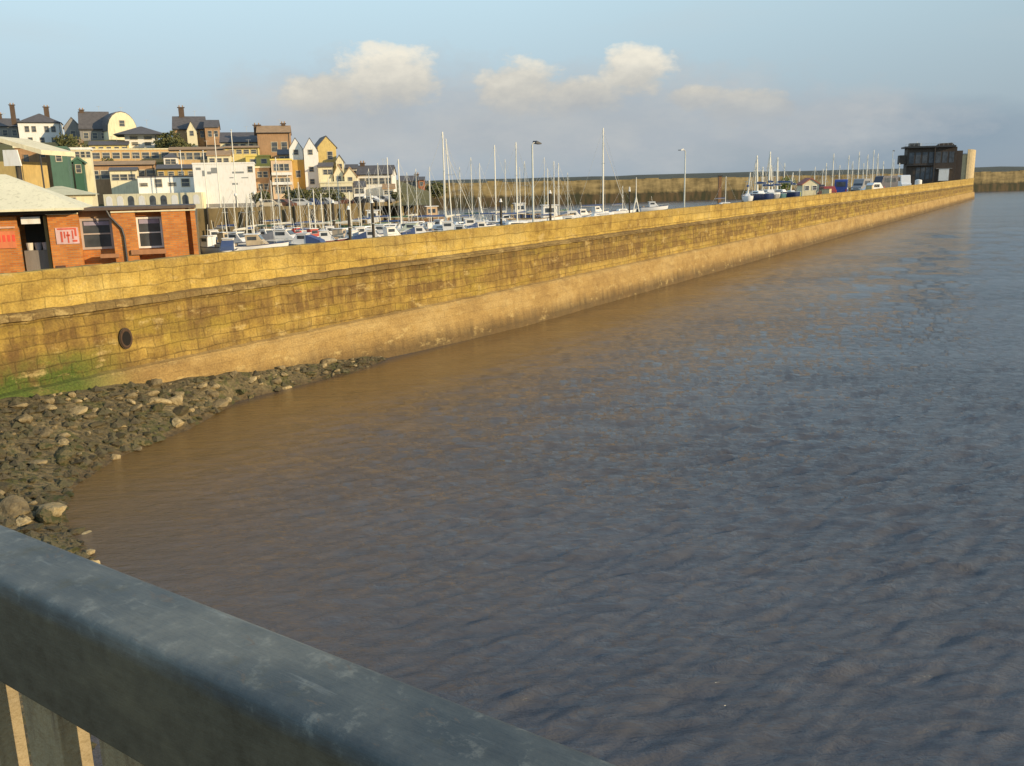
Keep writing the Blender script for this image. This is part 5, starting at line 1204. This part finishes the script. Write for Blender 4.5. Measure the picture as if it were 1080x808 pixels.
c = mix(nt, .5, c, ramp(nt, gr_, [(.3, .7), (.7, 1.25)]), 'MULTIPLY')
c = mix(nt, .6, c, ramp(nt, sp_, [(.35, .6), (.65, 1.35)]), 'MULTIPLY')
c = mix(nt, ramp(nt, sp_, [(.56, 0), (.68, .45)]), c, (.30,.30,.25))
c = mix(nt, ramp(nt, tex(nt, tc, 9, 5, .7), [(.58, 0), (.68, .65)]), c, (.10,.095,.06))
chip = ramp(nt, tex(nt, mapping(nt, tc, (14, 30, 30)), 1, 8, .75, .8), [(.60, 0), (.635, 1)])
c = mix(nt, mth(nt, 'MULTIPLY', chip, .55), c, (.16,.12,.08))
c = mix(nt, mth(nt, 'MULTIPLY', ramp(nt, tex(nt, mapping(nt, tc, (5, 60, 60)), 1, 6, .7), [(.60, 0), (.66, 1)]), .2), c, (.38,.40,.36))
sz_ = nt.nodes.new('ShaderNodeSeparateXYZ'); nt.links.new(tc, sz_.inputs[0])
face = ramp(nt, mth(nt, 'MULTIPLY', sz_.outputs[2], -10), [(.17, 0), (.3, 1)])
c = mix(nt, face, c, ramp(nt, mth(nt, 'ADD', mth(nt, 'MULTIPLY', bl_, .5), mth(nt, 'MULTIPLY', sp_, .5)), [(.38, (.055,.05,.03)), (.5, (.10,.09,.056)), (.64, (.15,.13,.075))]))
nt.links.new(c, b.inputs['Base Color']); nt.links.new(ramp(nt, sp_, [(.3, .45), (.7, .75)]), b.inputs['Roughness'])
bump(nt, b, mth(nt, 'ADD', gr_, mth(nt, 'MULTIPLY', sp_, .5)), .8, .004)
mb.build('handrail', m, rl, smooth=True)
PW = M('post_paint', (.36,.28,.15), .7, .3, 8, dirt=(.13,.09,.05), bmp=.5)
# posts: find local x for the lit face seen at px 65..80
def xloc(px, py):   # hit of the ray with the vertical plane through rail centre
    dd = ray(px, py); cpl = org+rn*(rw*.5); k = ((cpl-Vector((0,0,H))).x*rn.x+(cpl-Vector((0,0,H))).y*rn.y)/(dd.x*rn.x+dd.y*rn.y)
    q = dd*k; return (Vector((q.x, q.y, 0))-Vector((org.x, org.y, 0))).dot(rd)
xr = xloc(65, 790); pw = xr-xloc(31, 790); stepx = xloc(105, 790)-xloc(31, 790); dpt = .044
print('post step', stepx, xr, pw)
for k in range(-9, 14):
    x1_ = xr+k*stepx
    MB().box(x1_-pw, x1_, min(sgn*(rw*.5-dpt), sgn*rw*.5), max(sgn*(rw*.5-dpt), sgn*rw*.5), -1.05, -bh+.002).build('baluster', PW, rl, bevel=.003)
MB().box(-2.2, 2.0, min(sgn*rw*.15, sgn*rw*.85), max(sgn*rw*.15, sgn*rw*.85), -1.12, -1.05).build('bottom_rail', PW, rl)
# promenade below the camera
mb = MB(); a0 = org+rd*-6+rn*-.06; a1 = org+rd*6+rn*-.06; b0 = a0+rn*6; b1 = a1+rn*6; zd = H-DROP-1.15
mb.add([(a0.x,a0.y,zd),(a1.x,a1.y,zd),(b1.x,b1.y,zd),(b0.x,b0.y,zd),(a0.x,a0.y,-1),(a1.x,a1.y,-1),(b1.x,b1.y,-1),(b0.x,b0.y,-1)], [(0,1,2,3),(0,4,5,1),(1,5,6,2),(2,6,7,3),(3,7,4,0)])
tag(mb.build('promenade', M('promenade_stone', (.25,.20,.13)), recalc=False), kind='structure')
# ------------------------------------------------------------------ light and sky
SUN_EL = R(15); sd = Vector((.90, -.43, 0)).normalized(); SV = Vector((sd.x*math.cos(SUN_EL), sd.y*math.cos(SUN_EL), math.sin(SUN_EL)))
sl_ = bpy.data.lights.new('sun', 'SUN'); sl_.energy = 4.7; sl_.angle = R(.5); sl_.color = (1, .78, .49)
so_ = bpy.data.objects.new('sun', sl_); COL.objects.link(so_); so_.rotation_euler = SV.to_track_quat('Z', 'Y').to_euler(); so_.location = (40, -20, 60)
wd_ = bpy.data.worlds.new('World'); S.world = wd_; wd_.use_nodes = True; nt = wd_.node_tree; bg = nt.nodes['Background']
sky = nt.nodes.new('ShaderNodeTexSky'); sky.sky_type = 'NISHITA'; sky.sun_disc = False; sky.sun_elevation = SUN_EL
sky.sun_rotation = math.atan2(sd.x, sd.y); sky.air_density = 1.0; sky.dust_density = 1.2; sky.ozone_density = 1.5
tc = nt.nodes.new('ShaderNodeTexCoord').outputs['Generated']
sx = nt.nodes.new('ShaderNodeSeparateXYZ'); nt.links.new(tc, sx.inputs[0])
az = mth(nt, 'ARCTAN2', sx.outputs[0], sx.outputs[1]); el = mth(nt, 'ARCSINE', sx.outputs[2])
cv = nt.nodes.new('ShaderNodeCombineXYZ'); nt.links.new(az, cv.inputs[0]); nt.links.new(el, cv.inputs[1]); V2 = cv.outputs[0]
nA = tex(nt, mapping(nt, V2, (9, 18, 1)), 1, 7, .6); nB = tex(nt, mapping(nt, V2, (30, 45, 1)), 1, 6, .6); nC = tex(nt, mapping(nt, V2, (3, 14, 1), loc=(3, 1, 0)), 1, 5, .55)
def azel(px, py):
    v = ray(px, py).normalized(); return math.atan2(v.x, v.y), math.asin(v.z)
def blob(px, py, rx, ry):
    a, e = azel(px, py); u = mth(nt, 'DIVIDE', mth(nt, 'SUBTRACT', az, a), rx/F); v = mth(nt, 'DIVIDE', mth(nt, 'SUBTRACT', el, e), ry/F)
    return mth(nt, 'SUBTRACT', 1, mth(nt, 'SQRT', mth(nt, 'ADD', mth(nt, 'MULTIPLY', u, u), mth(nt, 'MULTIPLY', v, v))))
def mx(*a):
    r_ = a[0]
    for q in a[1:]: r_ = mth(nt, 'MAXIMUM', r_, q)
    return r_
base = mix(nt, 1.0, sky.outputs[0], (1.0, 1.0, 1.0), 'MULTIPLY')
K = 10.0   # world strength is 0.1
def kc(r, g, b_): return (r*K, g*K, b_*K)
# hand-set sky gradient, carried to the zenith to brighten water and shaded sides
ev = ramp(nt, mth(nt, 'DIVIDE', el, 1.5708), [(0, kc(.34,.41,.48)), (.045, kc(.44,.55,.62)), (.13, kc(.56,.76,.86)), (.35, kc(.42,.60,.80)), (1, kc(.22,.36,.62))])
evf = ramp(nt, mth(nt, 'MULTIPLY', el, 1.6), [(0, 1), (.4, .95), (1, .85)])
skyc = mix(nt, evf, base, ev)
# slightly darker to the right, brighter above left
side = ramp(nt, mth(nt, 'ADD', mth(nt, 'MULTIPLY', az, .8), .5), [(.1, 1.08), (.5, 1.02), (.9, .86)])
skyc = mix(nt, 1.0, skyc, side, 'MULTIPLY')
puff = mx(blob(412,86,66,40), blob(345,98,48,30), blob(548,92,58,34), blob(668,77,42,34), blob(612,102,66,24), blob(792,114,58,20), blob(735,104,40,14))
nz_ = mth(nt, 'ADD', mth(nt, 'MULTIPLY', mth(nt, 'SUBTRACT', nA, .5), 1.3), mth(nt, 'MULTIPLY', mth(nt, 'SUBTRACT', nB, .5), 1.1))
pm = ramp(nt, mth(nt, 'ADD', puff, nz_), [(.10, 0), (.30, .7), (.5, 1)])
hz = mx(blob(440,125,230,70), blob(640,128,280,66), blob(360,120,130,60), blob(800,130,220,40))
hzm = ramp(nt, mth(nt, 'ADD', hz, mth(nt, 'MULTIPLY', nz_, .6)), [(0, 0), (.55, .72)])
bank = mx(blob(560,140,300,52), blob(880,150,300,50), blob(380,130,120,45))
bkm = ramp(nt, mth(nt, 'ADD', bank, mth(nt, 'ADD', mth(nt, 'MULTIPLY', mth(nt, 'SUBTRACT', nC, .5), 1.0), mth(nt, 'MULTIPLY', mth(nt, 'SUBTRACT', nA, .5), .6))), [(.05, 0), (.65, .8)])
bankc = ramp(nt, mth(nt, 'ADD', mth(nt, 'MULTIPLY', az, 1.0), .5), [(.3, kc(.45,.46,.45)), (.65, kc(.40,.44,.46)), (.95, kc(.26,.34,.42))])
skyc = mix(nt, bkm, skyc, bankc)
skyc = mix(nt, hzm, skyc, ramp(nt, mth(nt, 'ADD', mth(nt, 'MULTIPLY', nA, .8), mth(nt, 'MULTIPLY', el, 1.2)), [(.4, kc(.44,.48,.52)), (.75, kc(.60,.60,.58))]))
shade = ramp(nt, mth(nt, 'ADD', mth(nt, 'MULTIPLY', el, 4.5), mth(nt, 'MULTIPLY', mth(nt, 'ADD', nB, nA), .3)), [(.60, kc(.45,.46,.46)), (.76, kc(.62,.60,.54)), (.95, kc(.92,.86,.72))])
skyc = mix(nt, mth(nt, 'MULTIPLY', mth(nt, 'MULTIPLY', pm, .92), ramp(nt, mth(nt, 'MULTIPLY', el, 5), [(.30, .25), (.46, 1)])), skyc, shade)
# faint wisps higher up
skyc = mix(nt, mth(nt, 'MULTIPLY', ramp(nt, nC, [(.55, 0), (.8, .3)]), 1), skyc, kc(.55,.60,.62))
nt.links.new(skyc, bg.inputs[0]); bg.inputs[1].default_value = .1
S.view_settings.view_transform = 'Standard'; S.view_settings.look = 'None'; S.view_settings.exposure = 0
S.render.engine = 'CYCLES'; S.render.resolution_x = 1024; S.render.resolution_y = 766
# group objects whose label is unique keep it; nothing else to do
